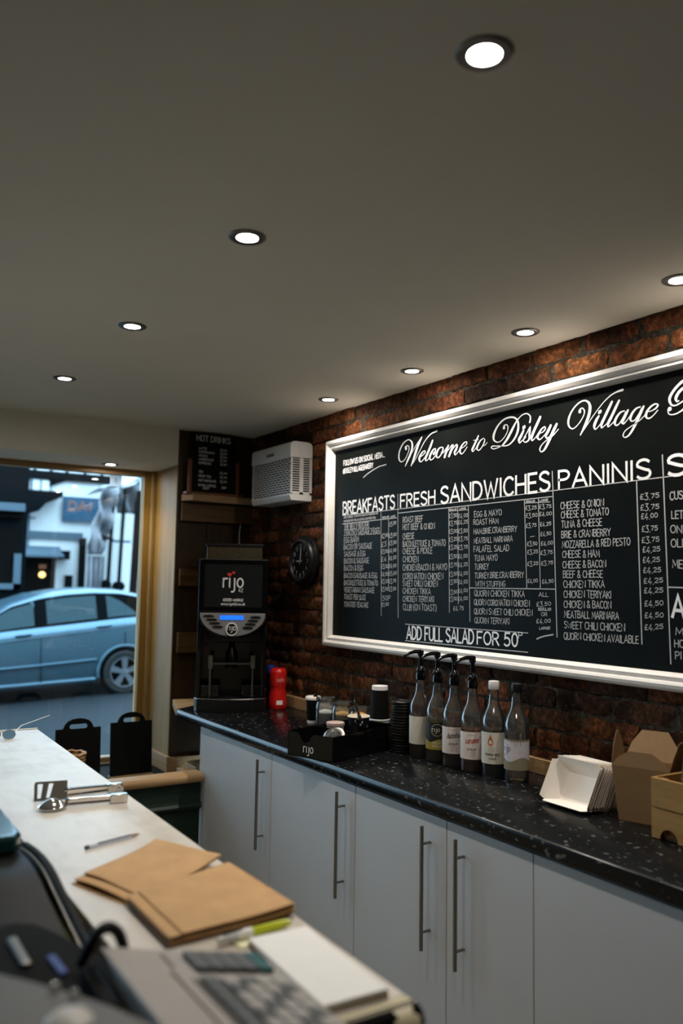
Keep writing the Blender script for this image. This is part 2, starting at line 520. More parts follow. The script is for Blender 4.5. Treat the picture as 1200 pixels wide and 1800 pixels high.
def ribbon(mb, pts, fmap, th, lift):
    """one brush stroke as a strip of constant width; lift sets it a hair above earlier strokes"""
    P = [Vector(pts[0])]
    for q in pts[1:]:
        q = Vector(q)
        if (q - P[-1]).length > th * .05:
            P.append(q)
    if len(P) < 2:
        return
    closed = len(P) > 4 and (P[0] - P[-1]).length < th * .3
    d0, d1 = (P[1] - P[0]).normalized(), (P[-1] - P[-2]).normalized()
    if not closed:
        P[0] = P[0] - d0 * th * .35
        P[-1] = P[-1] + d1 * th * .35
    n = len(P)
    L, Rr = [], []
    for k in range(n):
        if closed and k in (0, n - 1):
            a, b = d1, d0
        else:
            a = (P[k] - P[k - 1]).normalized() if k > 0 else d0
            b = (P[k + 1] - P[k]).normalized() if k < n - 1 else d1
        na, nb = Vector((-a.y, a.x)), Vector((-b.y, b.x))
        m = na + nb
        if m.length < .5:
            m = nb
        m.normalize()
        c = max(.45, m.dot(nb))
        L.append(P[k] + m * (th / 2 / c))
        Rr.append(P[k] - m * (th / 2 / c))
    o = fmap(P[0].x, P[0].y)
    nrm = (fmap(P[0].x + 1e-3, P[0].y) - o).cross(fmap(P[0].x, P[0].y + 1e-3) - o)
    nrm = nrm.normalized() * lift
    for k in range(n - 1):
        mb.face([fmap(*L[k]) + nrm, fmap(*Rr[k]) + nrm, fmap(*Rr[k + 1]) + nrm, fmap(*L[k + 1]) + nrm])

def write(mb, t, fmap, width, h, th, wob=0.0, rnd=None):
    """hand letters on a surface: fmap(u, v) gives the point; width and h in metres, th = stroke width"""
    tw = text_width(t)
    sx = width / tw
    x = 0.0
    nst = 0
    price = len(t) > 3 and t[0] == '£'
    for i, ch in enumerate(t):
        if ch == ' ':
            x += SPACE * sx
            continue
        gw, strokes = G[ch]
        hh, vo = h, 0.0
        if price:                                # raised small pence and pound sign, as hand-written
            if i == 0:
                hh, vo = h * 0.8, h * 0.18
            elif i > 2:
                hh, vo = h * 0.68, h * 0.26
            else:
                hh = h * 1.05
        if rnd and wob:
            vo += rnd.uniform(-wob, wob) * h
            hh *= 1 + rnd.uniform(-wob, wob)
        for st in strokes:
            nst += 1
            ribbon(mb, [(x + px * sx, vo + py * hh) for px, py in st], fmap, th, (nst % 7) * 2.5e-5)
        x += (gw + GAP) * sx

def plane_map(o, ux, uy):
    o, ux, uy = Vector(o), Vector(ux), Vector(uy)
    return lambda u, v: o + ux * u + uy * v

def catmull(P, k=4):
    out = []
    n = len(P)
    for i in range(n - 1):
        a, b, c, d = P[max(0, i - 1)], P[i], P[i + 1], P[min(n - 1, i + 2)]
        for j in range(k):
            t = j / k
            out.append(tuple(0.5 * ((2 * q1) + (-q0 + q2) * t + (2 * q0 - 5 * q1 + 4 * q2 - q3) * t * t + (-q0 + 3 * q1 - 3 * q2 + q3) * t ** 3)
                             for q0, q1, q2, q3 in zip(a, b, c, d)))
    out.append(tuple(P[-1]))
    return out

# logo of the coffee supplier: lower-case letters with two small hearts instead of dots
def logo(mb_white, mb_red, fmap, h, th):
    """h = x-height of the letters"""
    k = h / 0.62
    x = 0.0
    for ch, adv in (('r', .43), ('i', .27), ('j', .34), ('o', .5)):
        for st in G[ch][1]:
            ribbon(mb_white, [(x + px * k, py * k) for px, py in st], fmap, th, 2e-5)
        x += adv * k
    if mb_red is not None:
        for cx, cy, s in ((.45, .88, .17), (.76, 1.02, .12)):
            pts = []
            for q in range(20):
                a = 2 * math.pi * q / 20
                hx = 16 * math.sin(a) ** 3 / 16
                hy = (13 * math.cos(a) - 5 * math.cos(2 * a) - 2 * math.cos(3 * a) - math.cos(4 * a)) / 16
                pts.append(fmap((cx + hx * s) * k, (cy + hy * s) * k))
            mb_red.face(pts)
    return x

# ------------------------------------------------------------------ what is written on the menu board (y, z in metres on its face)
TITLE_STROKES = [
    [(3.0626,2.2058,-0.0069,0.0005),(3.0664,2.213,-0.0049,-0.0022),(3.0502,2.219,0.0002,-0.0017),(3.0392,2.2083,0.0025,0.0002),(3.0443,2.1892,0.0017,0.0005),(3.0602,2.1669,0.0016,0.0007),(3.0799,2.1517,0.0015,0.0011),(3.1001,2.1489,-0.001,0.0018),(3.1151,2.1625,-0.0043,0.0002),(3.1174,2.1851,-0.0044,-0.0009),(3.1067,2.2105,-0.0038,-0.0014),(3.0831,2.234,-0.003,-0.0017),(3.0578,2.2438,-0.0017,-0.0019),(3.0397,2.2442,0.0008,-0.002),(3.0217,2.2333,0.0043,-0.001),(3.015,2.216,0.0061,0.0007),(3.0193,2.1947,0.0059,0.0016),(3.0315,2.1722,0.0061,0.0021),(3.0456,2.1542,0.0056,0.0022),(3.0579,2.1381,0.0033,0.0013),(3.0675,2.1253,0.002,0.0007)],
    [(3.0675,2.1253,-0.0013,-0.0005),(3.042,2.1559,-0.0013,-0.0005),(3.0139,2.1853,-0.0012,-0.0006),(2.9791,2.2177,-0.0015,-0.0008),(2.9447,2.2432,-0.002,-0.0012)],
    [(2.9447,2.2432,0.0022,0.001),(2.9583,2.2278,0.0048,0.002),(2.9754,2.2042,0.0066,0.0024),(2.9891,2.1799,0.0071,0.0023),(3.0028,2.1534,0.0061,0.0019),(3.0149,2.1331,0.0037,0.0013),(3.0229,2.122,0.0023,0.0009)],
    [(3.0229,2.122,-0.0012,-0.0006),(2.9956,2.1438,-0.0012,-0.0006),(2.9646,2.1768,-0.0012,-0.0006),(2.934,2.2115,-0.0015,-0.0007),(2.907,2.2335,-0.0016,-0.001),(2.8802,2.2478,-0.0018,-0.0015),(2.8635,2.2517,-0.0018,-0.0023),(2.8388,2.2558,-0.0025,-0.0036)],
    [(2.9573,2.1544,-0.0014,-0.0014),(2.9367,2.1604,-0.0014,-0.0011),(2.9198,2.1711,-0.0025,-0.001),(2.9233,2.178,-0.0006,0.0018),(2.9369,2.1755,0.0024,0.0018),(2.954,2.1626,0.0047,0.002),(2.9624,2.1464,0.0062,0.001),(2.9571,2.1339,0.003,-0.0017),(2.9433,2.1333,-0.0016,-0.0013),(2.9195,2.1497,-0.0014,-0.0008)],
    [(2.8682,2.2164,0.0041,0.0015),(2.8829,2.1919,0.0053,0.002),(2.9028,2.1647,0.0056,0.0022),(2.9161,2.1451,0.0057,0.0015),(2.9142,2.1321,0.0019,-0.0018),(2.8991,2.1366,-0.0012,-0.0009),(2.8858,2.1477,-0.0014,-0.0008)],
    [(2.8592,2.1571,-0.0057,-0.0029),(2.8494,2.1664,-0.0031,-0.0011),(2.8479,2.1778,-0.0022,0.0006),(2.8594,2.1772,0.0024,0.0018),(2.8759,2.1634,0.0048,0.0022),(2.8874,2.1458,0.0057,0.0012),(2.8822,2.1325,0.0021,-0.0019),(2.8656,2.1347,-0.0016,-0.0013),(2.8427,2.1508,-0.0013,-0.0008)],
    [(2.8039,2.1793,0.0012,0.0016),(2.8233,2.1756,0.003,0.002),(2.8394,2.1567,0.0053,0.0018),(2.8409,2.1422,0.0047,-0.0004),(2.8294,2.1356,-0.0008,-0.0021),(2.8132,2.143,-0.0021,-0.0012),(2.7988,2.1599,-0.0034,-0.0012),(2.7958,2.1741,-0.0029,-0.0001),(2.8039,2.1793,-0.0016,0.0011)],
    [(2.8101,2.1572,0.0003,-0.001),(2.794,2.1531,-0.0008,-0.0008),(2.7749,2.1692,-0.0013,-0.0008),(2.7591,2.1795,-0.0017,-0.0012)],
    [(2.7607,2.1798,0.0036,0.0012),(2.7685,2.1643,0.0055,0.0019),(2.7779,2.1469,0.0055,0.0018),(2.7848,2.1329,0.0052,0.0017)],
    [(2.7747,2.1486,-0.001,-0.0006),(2.7527,2.1663,-0.0013,-0.0008),(2.734,2.1799,-0.0016,-0.0015),(2.7277,2.1764,0.0037,0.0008),(2.737,2.1622,0.0053,0.002),(2.7463,2.147,0.0056,0.0021),(2.755,2.1337,0.005,0.0019)],
    [(2.7463,2.147,-0.001,-0.0006),(2.7276,2.163,-0.0013,-0.0008),(2.7076,2.1777,-0.0015,-0.0015),(2.7014,2.1728,0.0043,0.0006),(2.7074,2.1584,0.0052,0.002),(2.7182,2.1455,0.0055,0.0014),(2.715,2.1339,0.0006,-0.0023),(2.6996,2.1411,-0.0014,-0.001),(2.6844,2.1533,-0.0012,-0.0007)],
    [(2.6783,2.1566,-0.0008,-0.0012),(2.6602,2.1602,-0.0011,-0.0011),(2.6407,2.1717,-0.0021,-0.0011),(2.6423,2.1799,-0.0009,0.0016),(2.6573,2.178,0.0022,0.0019),(2.6753,2.1643,0.004,0.002),(2.6844,2.1473,0.0055,0.0008),(2.6767,2.1342,0.0021,-0.0019),(2.6631,2.1355,-0.0016,-0.0011),(2.6377,2.1583,-0.0013,-0.0007)],
    [(2.5688,2.1944,0.0034,0.0015),(2.5833,2.1738,0.0048,0.0021),(2.5978,2.154,0.0051,0.0022),(2.6071,2.1413,0.0049,0.0013),(2.6035,2.1339,-0.0,-0.0022),(2.5919,2.1393,-0.0013,-0.0009),(2.5774,2.1512,-0.0012,-0.0007)],
    [(2.5979,2.1797,-0.0003,-0.0014),(2.5688,2.1787,-0.0003,-0.0014)],
    [(2.5387,2.1803,0.0017,0.0016),(2.5572,2.1721,0.003,0.002),(2.573,2.1546,0.0048,0.002),(2.5773,2.1414,0.0045,-0.0002),(2.5658,2.134,-0.0009,-0.0022),(2.5486,2.1435,-0.0021,-0.0013),(2.5344,2.1611,-0.0032,-0.0013),(2.5302,2.1742,-0.0028,-0.0001),(2.5387,2.1803,-0.0016,0.0011)],
    [(2.5429,2.1486,-0.0006,-0.0012),(2.5287,2.1506,-0.0011,-0.0011),(2.516,2.1596,-0.0013,-0.0009)],
    [(2.4182,2.2044,-0.0062,-0.0017),(2.4158,2.2139,-0.003,-0.0022),(2.4036,2.2152,0.0011,-0.0016),(2.396,2.2047,0.0027,0.0003),(2.4002,2.1857,0.0019,0.0008),(2.4176,2.166,0.0017,0.0011),(2.4386,2.1541,0.0013,0.0016),(2.458,2.1531,-0.0006,0.0021),(2.4758,2.1643,-0.0044,0.001),(2.4776,2.1821,-0.0064,-0.0016),(2.4669,2.203,-0.0048,-0.0023),(2.4456,2.2247,-0.0035,-0.0026),(2.414,2.2396,-0.0021,-0.0029),(2.3795,2.2414,-0.0004,-0.0035),(2.3557,2.2338,0.0024,-0.0025),(2.3423,2.2195,0.0043,-0.0007),(2.339,2.2032,0.005,0.0007),(2.3408,2.1841,0.0055,0.0017),(2.3526,2.1616,0.0045,0.0023),(2.3729,2.1426,0.003,0.0024),(2.3969,2.1324,0.0014,0.0024),(2.4246,2.1332,0.0002,0.0022),(2.4633,2.1381,0.0001,0.002),(2.4848,2.1405,0.0011,0.0023),(2.4913,2.1351,0.003,-0.0005),(2.4776,2.1283,-0.0,-0.002),(2.4527,2.13,-0.0009,-0.0017),(2.428,2.1354,-0.0012,-0.0019)],
    [(2.4281,2.1354,-0.0033,-0.0023),(2.4037,2.1542,-0.0049,-0.003),(2.3831,2.1782,-0.0057,-0.003),(2.366,2.2001,-0.0048,-0.0025),(2.3507,2.2184,-0.0031,-0.0019),(2.3356,2.2306,-0.0017,-0.0014),(2.3156,2.2406,-0.0011,-0.0017),(2.2926,2.2411,0.0005,-0.002),(2.2764,2.2293,0.0028,-0.0007),(2.2748,2.2147,0.0036,0.0007),(2.2781,2.2057,0.0038,0.0013)],
    [(2.3125,2.1871,-0.004,-0.0027),(2.3086,2.1906,-0.0073,-0.0048),(2.3052,2.1937,-0.0041,-0.0026)],
    [(2.3109,2.1784,0.0042,0.002),(2.3225,2.1621,0.0057,0.0028),(2.3359,2.1447,0.0062,0.0019),(2.3326,2.1334,0.0,-0.0031),(2.316,2.1419,-0.0015,-0.0011),(2.3028,2.1545,-0.0014,-0.0009)],
    [(2.316,2.1419,-0.0014,-0.0008),(2.2962,2.1631,-0.0017,-0.001),(2.2733,2.1883,-0.0023,-0.002),(2.2766,2.1745,0.0038,0.001),(2.2799,2.1607,0.0048,0.001),(2.28,2.1464,0.0048,0.0013),(2.2865,2.1355,0.0028,0.0023),(2.3029,2.1317,-0.0002,0.0024),(2.3127,2.1403,-0.0033,-0.0005),(2.3028,2.1521,-0.0049,-0.0026)],
    [(2.2238,2.2159,0.0049,0.0024),(2.2381,2.1947,0.0055,0.0027),(2.2558,2.169,0.0056,0.0026),(2.2687,2.1448,0.0057,0.0016),(2.2656,2.133,0.0007,-0.0027),(2.2511,2.14,-0.0014,-0.0011),(2.2383,2.1523,-0.0013,-0.0008)],
    [(2.2257,2.1551,-0.0007,-0.0014),(2.21,2.1575,-0.0014,-0.0015),(2.1975,2.1685,-0.0026,-0.0011),(2.2005,2.1759,0.0002,0.0021),(2.2162,2.1701,0.0028,0.0023),(2.232,2.1537,0.0045,0.0023),(2.2384,2.1405,0.0053,0.0003),(2.229,2.1321,0.0006,-0.0027),(2.2164,2.135,-0.0015,-0.0014),(2.1976,2.1487,-0.0012,-0.0009)],
    [(2.1713,2.1761,0.0044,0.0023),(2.1837,2.1582,0.0055,0.0028),(2.1961,2.1415,0.0054,0.0016),(2.1916,2.1315,0.0006,-0.0027),(2.1762,2.1363,-0.0016,-0.0013),(2.1608,2.1525,-0.0018,-0.0011)],
    [(2.1424,2.1762,0.0046,0.0024),(2.1577,2.1544,0.0058,0.0029),(2.1731,2.1312,0.0058,0.0028),(2.1887,2.1079,0.0052,0.0027),(2.2042,2.0891,0.0033,0.0025),(2.2199,2.0837,-0.0004,0.002),(2.2267,2.0944,-0.0028,-0.0006),(2.2166,2.1094,-0.0018,-0.0012),(2.1947,2.1227,-0.0012,-0.0012),(2.164,2.1345,-0.0012,-0.0012),(2.1336,2.1565,-0.0013,-0.0011)],
    [(2.0318,2.205,-0.0061,-0.002),(2.0296,2.2129,-0.0027,-0.002),(2.0204,2.2154,0.0008,-0.0016),(2.011,2.2045,0.0025,0.0),(2.0143,2.1887,0.0017,0.0008),(2.0301,2.1687,0.0015,0.001),(2.0513,2.1524,0.0012,0.0013),(2.0685,2.1482,-0.0004,0.002),(2.0831,2.1604,-0.0034,0.0007),(2.0857,2.1796,-0.0045,-0.0011),(2.0774,2.2012,-0.0032,-0.0016),(2.0585,2.223,-0.0023,-0.0018),(2.0345,2.2375,-0.0016,-0.0021),(2.0111,2.2411,-0.0002,-0.0025),(1.9931,2.2321,0.0033,-0.002),(1.9857,2.2165,0.0058,0.0005),(1.9885,2.1926,0.006,0.002),(1.9991,2.1678,0.0055,0.0025),(2.0122,2.1454,0.0047,0.0024),(2.0227,2.1306,0.003,0.0016),(2.0301,2.1204,0.0021,0.0011)],
    [(2.0301,2.1204,-0.0011,-0.0007),(2.0044,2.1463,-0.0011,-0.0007),(1.9786,2.1727,-0.0012,-0.0009),(1.9531,2.1967,-0.0012,-0.0009),(1.923,2.2216,-0.0013,-0.0012),(1.8959,2.2376,-0.0013,-0.0017),(1.8718,2.2449,-0.0014,-0.0025),(1.8551,2.2471,-0.0014,-0.0038),(1.8445,2.2476,-0.0012,-0.004)],
    [(1.9458,2.1858,-0.0034,-0.0029),(1.942,2.1888,-0.0055,-0.0046),(1.9387,2.1915,-0.0034,-0.0029)],
    [(1.9472,2.1746,0.0032,0.0021),(1.9586,2.1614,0.0048,0.0025),(1.9676,2.1426,0.0052,0.0013),(1.964,2.131,0.001,-0.0024),(1.9514,2.1361,-0.0012,-0.0012),(1.9363,2.1498,-0.0012,-0.0009)],
    [(1.8902,2.2147,0.0039,0.0022),(1.9038,2.1943,0.0048,0.0027),(1.9213,2.1674,0.0049,0.0026),(1.9352,2.1456,0.0052,0.002),(1.9353,2.1317,0.0018,-0.0024),(1.9217,2.1375,-0.0011,-0.0012),(1.9094,2.1456,-0.001,-0.001)],
    [(1.8604,2.2133,0.0038,0.0022),(1.875,2.1913,0.0047,0.0027),(1.8922,2.1646,0.0047,0.0027),(1.907,2.1432,0.005,0.0022),(1.9072,2.1313,0.0017,-0.0024),(1.895,2.1364,-0.0011,-0.0012),(1.8829,2.1453,-0.001,-0.001)],
    [(1.839,2.1748,0.0009,0.002),(1.8555,2.1719,0.0023,0.0026),(1.8723,2.1564,0.0041,0.0025),(1.8796,2.1392,0.005,0.0008),(1.8727,2.1301,0.0,-0.0027),(1.8588,2.1359,-0.0017,-0.0014),(1.842,2.156,-0.0019,-0.0012),(1.8336,2.1705,-0.002,-0.001)],
    [(1.8241,2.1745,0.0034,0.0019),(1.8366,2.1551,0.0044,0.0025),(1.8492,2.1367,0.0048,0.0017),(1.8438,2.1313,-0.0009,-0.0027),(1.8315,2.1384,-0.0012,-0.0011),(1.8177,2.152,-0.0011,-0.0008)],
    [(1.7748,2.1773,0.0009,0.002),(1.7907,2.1744,0.0021,0.0026),(1.8068,2.1615,0.0039,0.0026),(1.8152,2.1448,0.0048,0.0011),(1.81,2.135,0.0008,-0.0022),(1.7966,2.1374,-0.0015,-0.0015),(1.7804,2.1548,-0.0018,-0.0012),(1.7697,2.1708,-0.0019,-0.0011)],
    [(1.7617,2.1761,0.0035,0.002),(1.7752,2.1539,0.0045,0.0025),(1.7888,2.1316,0.0045,0.0025),(1.8051,2.1073,0.0039,0.0025),(1.8215,2.0895,0.0023,0.0022),(1.8364,2.0838,0.0002,0.0021),(1.8453,2.0907,-0.0024,-0.0002),(1.8374,2.1054,-0.0014,-0.0012),(1.8129,2.1175,-0.0009,-0.0012),(1.7809,2.1304,-0.001,-0.0012),(1.7545,2.1483,-0.0011,-0.0011)],
    [(1.7492,2.1562,-0.0003,-0.0016),(1.7312,2.1565,-0.0007,-0.0015),(1.7133,2.1633,-0.0019,-0.0021),(1.7068,2.172,-0.0032,-0.0001),(1.7155,2.1768,0.0006,0.0024),(1.7335,2.1712,0.0022,0.0025),(1.7492,2.1562,0.0039,0.0023),(1.7533,2.1414,0.0046,-0.0),(1.7444,2.1334,0.0,-0.0026),(1.729,2.1375,-0.0011,-0.0014),(1.7072,2.1546,-0.0011,-0.0011)],
    [(1.5603,2.2353,0.0001,0.0012),(1.5868,2.2383,0.0007,0.0025),(1.6111,2.2324,0.0021,0.0035),(1.6277,2.2235,0.0028,0.0032),(1.6473,2.2077,0.0033,0.0028),(1.6617,2.1882,0.0042,0.002),(1.662,2.1735,0.0041,-0.0002),(1.6552,2.1625,0.0018,-0.0019),(1.6442,2.1587,-0.0002,-0.002),(1.6318,2.1608,-0.0009,-0.0018),(1.6153,2.1675,-0.0011,-0.0015),(1.5934,2.1805,-0.0011,-0.0013),(1.5745,2.1938,-0.0011,-0.0012)],
    [(1.5927,2.2141,0.0011,0.0024),(1.6116,2.2094,0.0022,0.0034),(1.6282,2.1991,0.0034,0.0032),(1.6381,2.1863,0.0044,0.0024),(1.6397,2.1768,0.0041,0.0002),(1.6357,2.17,0.0008,-0.002),(1.6288,2.1718,-0.0006,-0.0012)],
    [(1.6631,2.1509,0.0048,0.0052),(1.6695,2.1465,0.002,0.0007),(1.6669,2.1362,0.0012,-0.0008),(1.6559,2.1313,0.0,-0.0015),(1.6393,2.1316,-0.0006,-0.0017),(1.6269,2.1356,-0.001,-0.0017),(1.6145,2.1408,-0.0018,-0.0021),(1.5994,2.1526,-0.0032,-0.0027),(1.5829,2.1737,-0.004,-0.0028),(1.5664,2.1994,-0.0035,-0.0023)],
]
MENU_TEXT = [
    ('H', 'BREAKFASTS', 3.593, 1.935, 3.148, 1.936, 0.0615, 0.155),
    ('H', 'FRESH', 3.101, 1.937, 2.85, 1.936, 0.0574, 0.155),
    ('H', 'SANDWICHES', 2.808, 1.933, 2.179, 1.935, 0.0706, 0.15),
    ('H', 'PANINIS', 2.133, 1.938, 1.74, 1.937, 0.0627, 0.15),
    ('H', 'S', 1.674, 1.936, 1.608, 1.936, 0.0638, 0.17),
    ('H', 'A', 1.667, 1.492, 1.625, 1.49, 0.0655, 0.16),
    ('H', 'ADD FULL SALAD', 3.043, 1.34, 2.595, 1.347, 0.0545, 0.15),
    ('H', 'FOR 50', 2.573, 1.348, 2.346, 1.353, 0.0488, 0.15),
    ('H', 'P', 2.34, 1.386, 2.321, 1.385, 0.0214, 0.15),
    ('M', 'THE BELLY BUSTER', 3.58, 1.856, 3.359, 1.856, 0.0292, 0.13),
    ('M', '3 BACON.3 SAUSAGE.2 EGGS', 3.58, 1.825, 3.264, 1.822, 0.0291, 0.13),
    ('M', 'EGG BARM', 3.579, 1.789, 3.445, 1.789, 0.0277, 0.13),
    ('M', 'BACON OR SAUSAGE', 3.581, 1.755, 3.329, 1.754, 0.027, 0.13),
    ('M', 'SAUSAGE & EGG', 3.577, 1.721, 3.384, 1.719, 0.0249, 0.13),
    ('M', 'BACON & SAUSAGE', 3.576, 1.684, 3.354, 1.684, 0.0262, 0.13),
    ('M', 'BACON & EGG', 3.575, 1.648, 3.403, 1.648, 0.0262, 0.13),
    ('M', 'BACON.SAUSAGE & EGG', 3.574, 1.612, 3.281, 1.611, 0.0248, 0.13),
    ('M', 'BACON.LETTUCE & TOMATO', 3.573, 1.576, 3.276, 1.576, 0.0247, 0.13),
    ('M', 'VEGETARIAN SAUSAGE', 3.572, 1.541, 3.304, 1.541, 0.0247, 0.13),
    ('M', 'TOAST PER SLICE', 3.571, 1.505, 3.376, 1.506, 0.024, 0.13),
    ('M', 'TOASTED TEACAKE', 3.57, 1.468, 3.353, 1.47, 0.0239, 0.13),
    ('M', 'ROAST BEEF', 3.081, 1.865, 2.934, 1.862, 0.0257, 0.13),
    ('M', 'HOT BEEF & ONION', 3.081, 1.832, 2.849, 1.826, 0.0257, 0.13),
    ('M', 'CHEESE', 3.08, 1.788, 2.995, 1.788, 0.0262, 0.13),
    ('M', 'BACON.LETTUCE & TOMATO', 3.08, 1.754, 2.776, 1.75, 0.0262, 0.13),
    ('M', 'CHEESE & PICKLE', 3.079, 1.72, 2.865, 1.719, 0.0261, 0.13),
    ('M', 'CHICKEN', 3.078, 1.684, 2.963, 1.683, 0.0261, 0.13),
    ('M', 'CHICKEN.BACON & MAYO', 3.078, 1.646, 2.765, 1.647, 0.0266, 0.13),
    ('M', 'CORONATION CHICKEN', 3.077, 1.607, 2.79, 1.606, 0.0266, 0.13),
    ('M', 'SWEET CHILLI CHICKEN', 3.077, 1.575, 2.827, 1.575, 0.0253, 0.13),
    ('M', 'CHICKEN TIKKA', 3.076, 1.541, 2.875, 1.542, 0.0253, 0.13),
    ('M', 'CHICKEN TERIYAKI', 3.075, 1.506, 2.852, 1.508, 0.0252, 0.13),
    ('M', 'CLUB (ON TOAST)', 3.073, 1.467, 2.835, 1.47, 0.0269, 0.13),
    ('M', 'ADD CHEESE | TOMATO | BLACK PUDDING OR', 3.586, 1.914, 3.282, 1.918, 0.0102, 0.15),
    ('M', 'MUSHROOMS FOR AN EXTRA 50P PER ITEM.', 3.585, 1.895, 3.298, 1.896, 0.0102, 0.15),
    ('M', 'REGULAR', 3.245, 1.894, 3.197, 1.895, 0.0083, 0.15),
    ('M', 'LARGE', 3.18, 1.894, 3.141, 1.895, 0.0081, 0.15),
    ('M', 'EGG & MAYO', 2.593, 1.86, 2.432, 1.86, 0.023, 0.125),
    ('M', 'ROAST HAM', 2.597, 1.829, 2.451, 1.827, 0.0221, 0.125),
    ('M', 'HAM.BRIE.CRANBERRY', 2.595, 1.791, 2.348, 1.79, 0.022, 0.125),
    ('M', 'MEATBALL MARINARA', 2.595, 1.753, 2.372, 1.754, 0.0211, 0.125),
    ('M', 'FALAFEL SALAD', 2.595, 1.718, 2.391, 1.717, 0.0233, 0.125),
    ('M', 'TUNA MAYO', 2.591, 1.681, 2.456, 1.682, 0.0232, 0.125),
    ('M', 'TURKEY', 2.59, 1.646, 2.506, 1.647, 0.0227, 0.125),
    ('M', 'TURKEY.BRIE.CRANBERRY', 2.589, 1.611, 2.312, 1.614, 0.0227, 0.125),
    ('M', 'WITH STUFFING', 2.585, 1.578, 2.412, 1.579, 0.0204, 0.125),
    ('M', 'QUORN CHICKEN TIKKA', 2.591, 1.539, 2.308, 1.541, 0.023, 0.125),
    ('M', 'QUORN CORONATION CHICKEN', 2.592, 1.503, 2.282, 1.506, 0.023, 0.125),
    ('M', 'QUORN SWEET CHILI CHICKEN', 2.592, 1.466, 2.268, 1.472, 0.023, 0.125),
    ('M', 'QUORN TERIYAKI', 2.589, 1.43, 2.39, 1.435, 0.0229, 0.125),
    ('M', 'REGULAR', 2.753, 1.898, 2.705, 1.898, 0.0069, 0.14),
    ('M', 'LARGE', 2.684, 1.898, 2.645, 1.898, 0.0068, 0.14),
    ('M', 'REGULAR', 2.299, 1.898, 2.253, 1.898, 0.007, 0.14),
    ('M', 'LARGE', 2.228, 1.897, 2.187, 1.897, 0.0069, 0.14),
    ('M', 'ALL', 2.235, 1.544, 2.188, 1.545, 0.0147, 0.14),
    ('M', 'REGULAR', 2.238, 1.492, 2.175, 1.494, 0.0095, 0.14),
    ('M', 'OR', 2.223, 1.473, 2.194, 1.474, 0.0126, 0.14),
    ('M', 'LARGE!', 2.233, 1.423, 2.18, 1.427, 0.0087, 0.14),
    ('M', 'CHEESE & ONION', 2.125, 1.862, 1.93, 1.859, 0.0249, 0.125),
    ('M', 'CHEESE & TOMATO', 2.123, 1.828, 1.91, 1.827, 0.0249, 0.125),
    ('M', 'TUNA & CHEESE', 2.122, 1.793, 1.939, 1.792, 0.0248, 0.125),
    ('M', 'BRIE & CRANBERRY', 2.122, 1.756, 1.903, 1.756, 0.0248, 0.125),
    ('M', 'MOZZARELLA & RED PESTO', 2.119, 1.72, 1.823, 1.721, 0.0247, 0.125),
    ('M', 'CHEESE & HAM', 2.118, 1.685, 1.951, 1.685, 0.0246, 0.125),
    ('M', 'CHEESE & BACON', 2.117, 1.648, 1.924, 1.649, 0.0246, 0.125),
    ('M', 'BEEF & CHEESE', 2.115, 1.613, 1.938, 1.615, 0.0245, 0.125),
    ('M', 'CHICKEN TIKKA', 2.114, 1.578, 1.931, 1.58, 0.0245, 0.125),
    ('M', 'CHICKEN TERIYAKI', 2.113, 1.543, 1.904, 1.544, 0.0244, 0.125),
    ('M', 'CHICKEN & BACON', 2.113, 1.507, 1.904, 1.51, 0.0244, 0.125),
    ('M', 'MEATBALL MARINARA', 2.112, 1.471, 1.873, 1.475, 0.0243, 0.125),
    ('M', 'SWEET CHILI CHICKEN', 2.112, 1.434, 1.849, 1.437, 0.0243, 0.125),
    ('M', 'QUORN CHICKEN AVAILABLE', 2.114, 1.395, 1.796, 1.4, 0.0242, 0.125),
    ('M', 'CUS', 1.668, 1.859, 1.622, 1.859, 0.026, 0.14),
    ('M', 'LET', 1.663, 1.799, 1.622, 1.799, 0.0236, 0.14),
    ('M', 'ONI', 1.668, 1.754, 1.621, 1.753, 0.0235, 0.14),
    ('M', 'OLI', 1.667, 1.71, 1.625, 1.709, 0.025, 0.14),
    ('M', 'ME', 1.663, 1.645, 1.627, 1.643, 0.0256, 0.14),
    ('M', 'M', 1.656, 1.436, 1.63, 1.435, 0.0215, 0.14),
    ('M', 'HO', 1.661, 1.398, 1.627, 1.398, 0.023, 0.14),
    ('M', 'PI', 1.659, 1.363, 1.638, 1.363, 0.0229, 0.14),
    ('P', '£5.50', 3.187, 1.85, 3.134, 1.856, 0.0213, 0.14),
    ('P', '£2.50', 3.249, 1.798, 3.195, 1.801, 0.0215, 0.14),
    ('P', '£3.00', 3.189, 1.796, 3.13, 1.802, 0.0212, 0.14),
    ('P', '£3', 3.25, 1.759, 3.21, 1.761, 0.0215, 0.14),
    ('P', '£3.50', 3.189, 1.763, 3.129, 1.765, 0.0212, 0.14),
    ('P', '£3.50', 3.249, 1.724, 3.193, 1.726, 0.0214, 0.14),
    ('P', '£4.00', 3.188, 1.726, 3.13, 1.729, 0.0211, 0.14),
    ('P', '£4', 3.249, 1.689, 3.209, 1.69, 0.0214, 0.14),
    ('P', '£4.50', 3.187, 1.691, 3.13, 1.695, 0.0211, 0.14),
    ('P', '£3.50', 3.248, 1.654, 3.192, 1.654, 0.0213, 0.14),
    ('P', '£4.00', 3.187, 1.656, 3.129, 1.657, 0.0211, 0.14),
    ('P', '£4.50', 3.247, 1.617, 3.191, 1.618, 0.0213, 0.14),
    ('P', '£5.00', 3.186, 1.62, 3.126, 1.623, 0.021, 0.14),
    ('P', '£3.25', 3.246, 1.583, 3.191, 1.584, 0.0213, 0.14),
    ('P', '£3.75', 3.185, 1.585, 3.13, 1.587, 0.021, 0.14),
    ('P', '£3.00', 3.246, 1.547, 3.19, 1.548, 0.0212, 0.14),
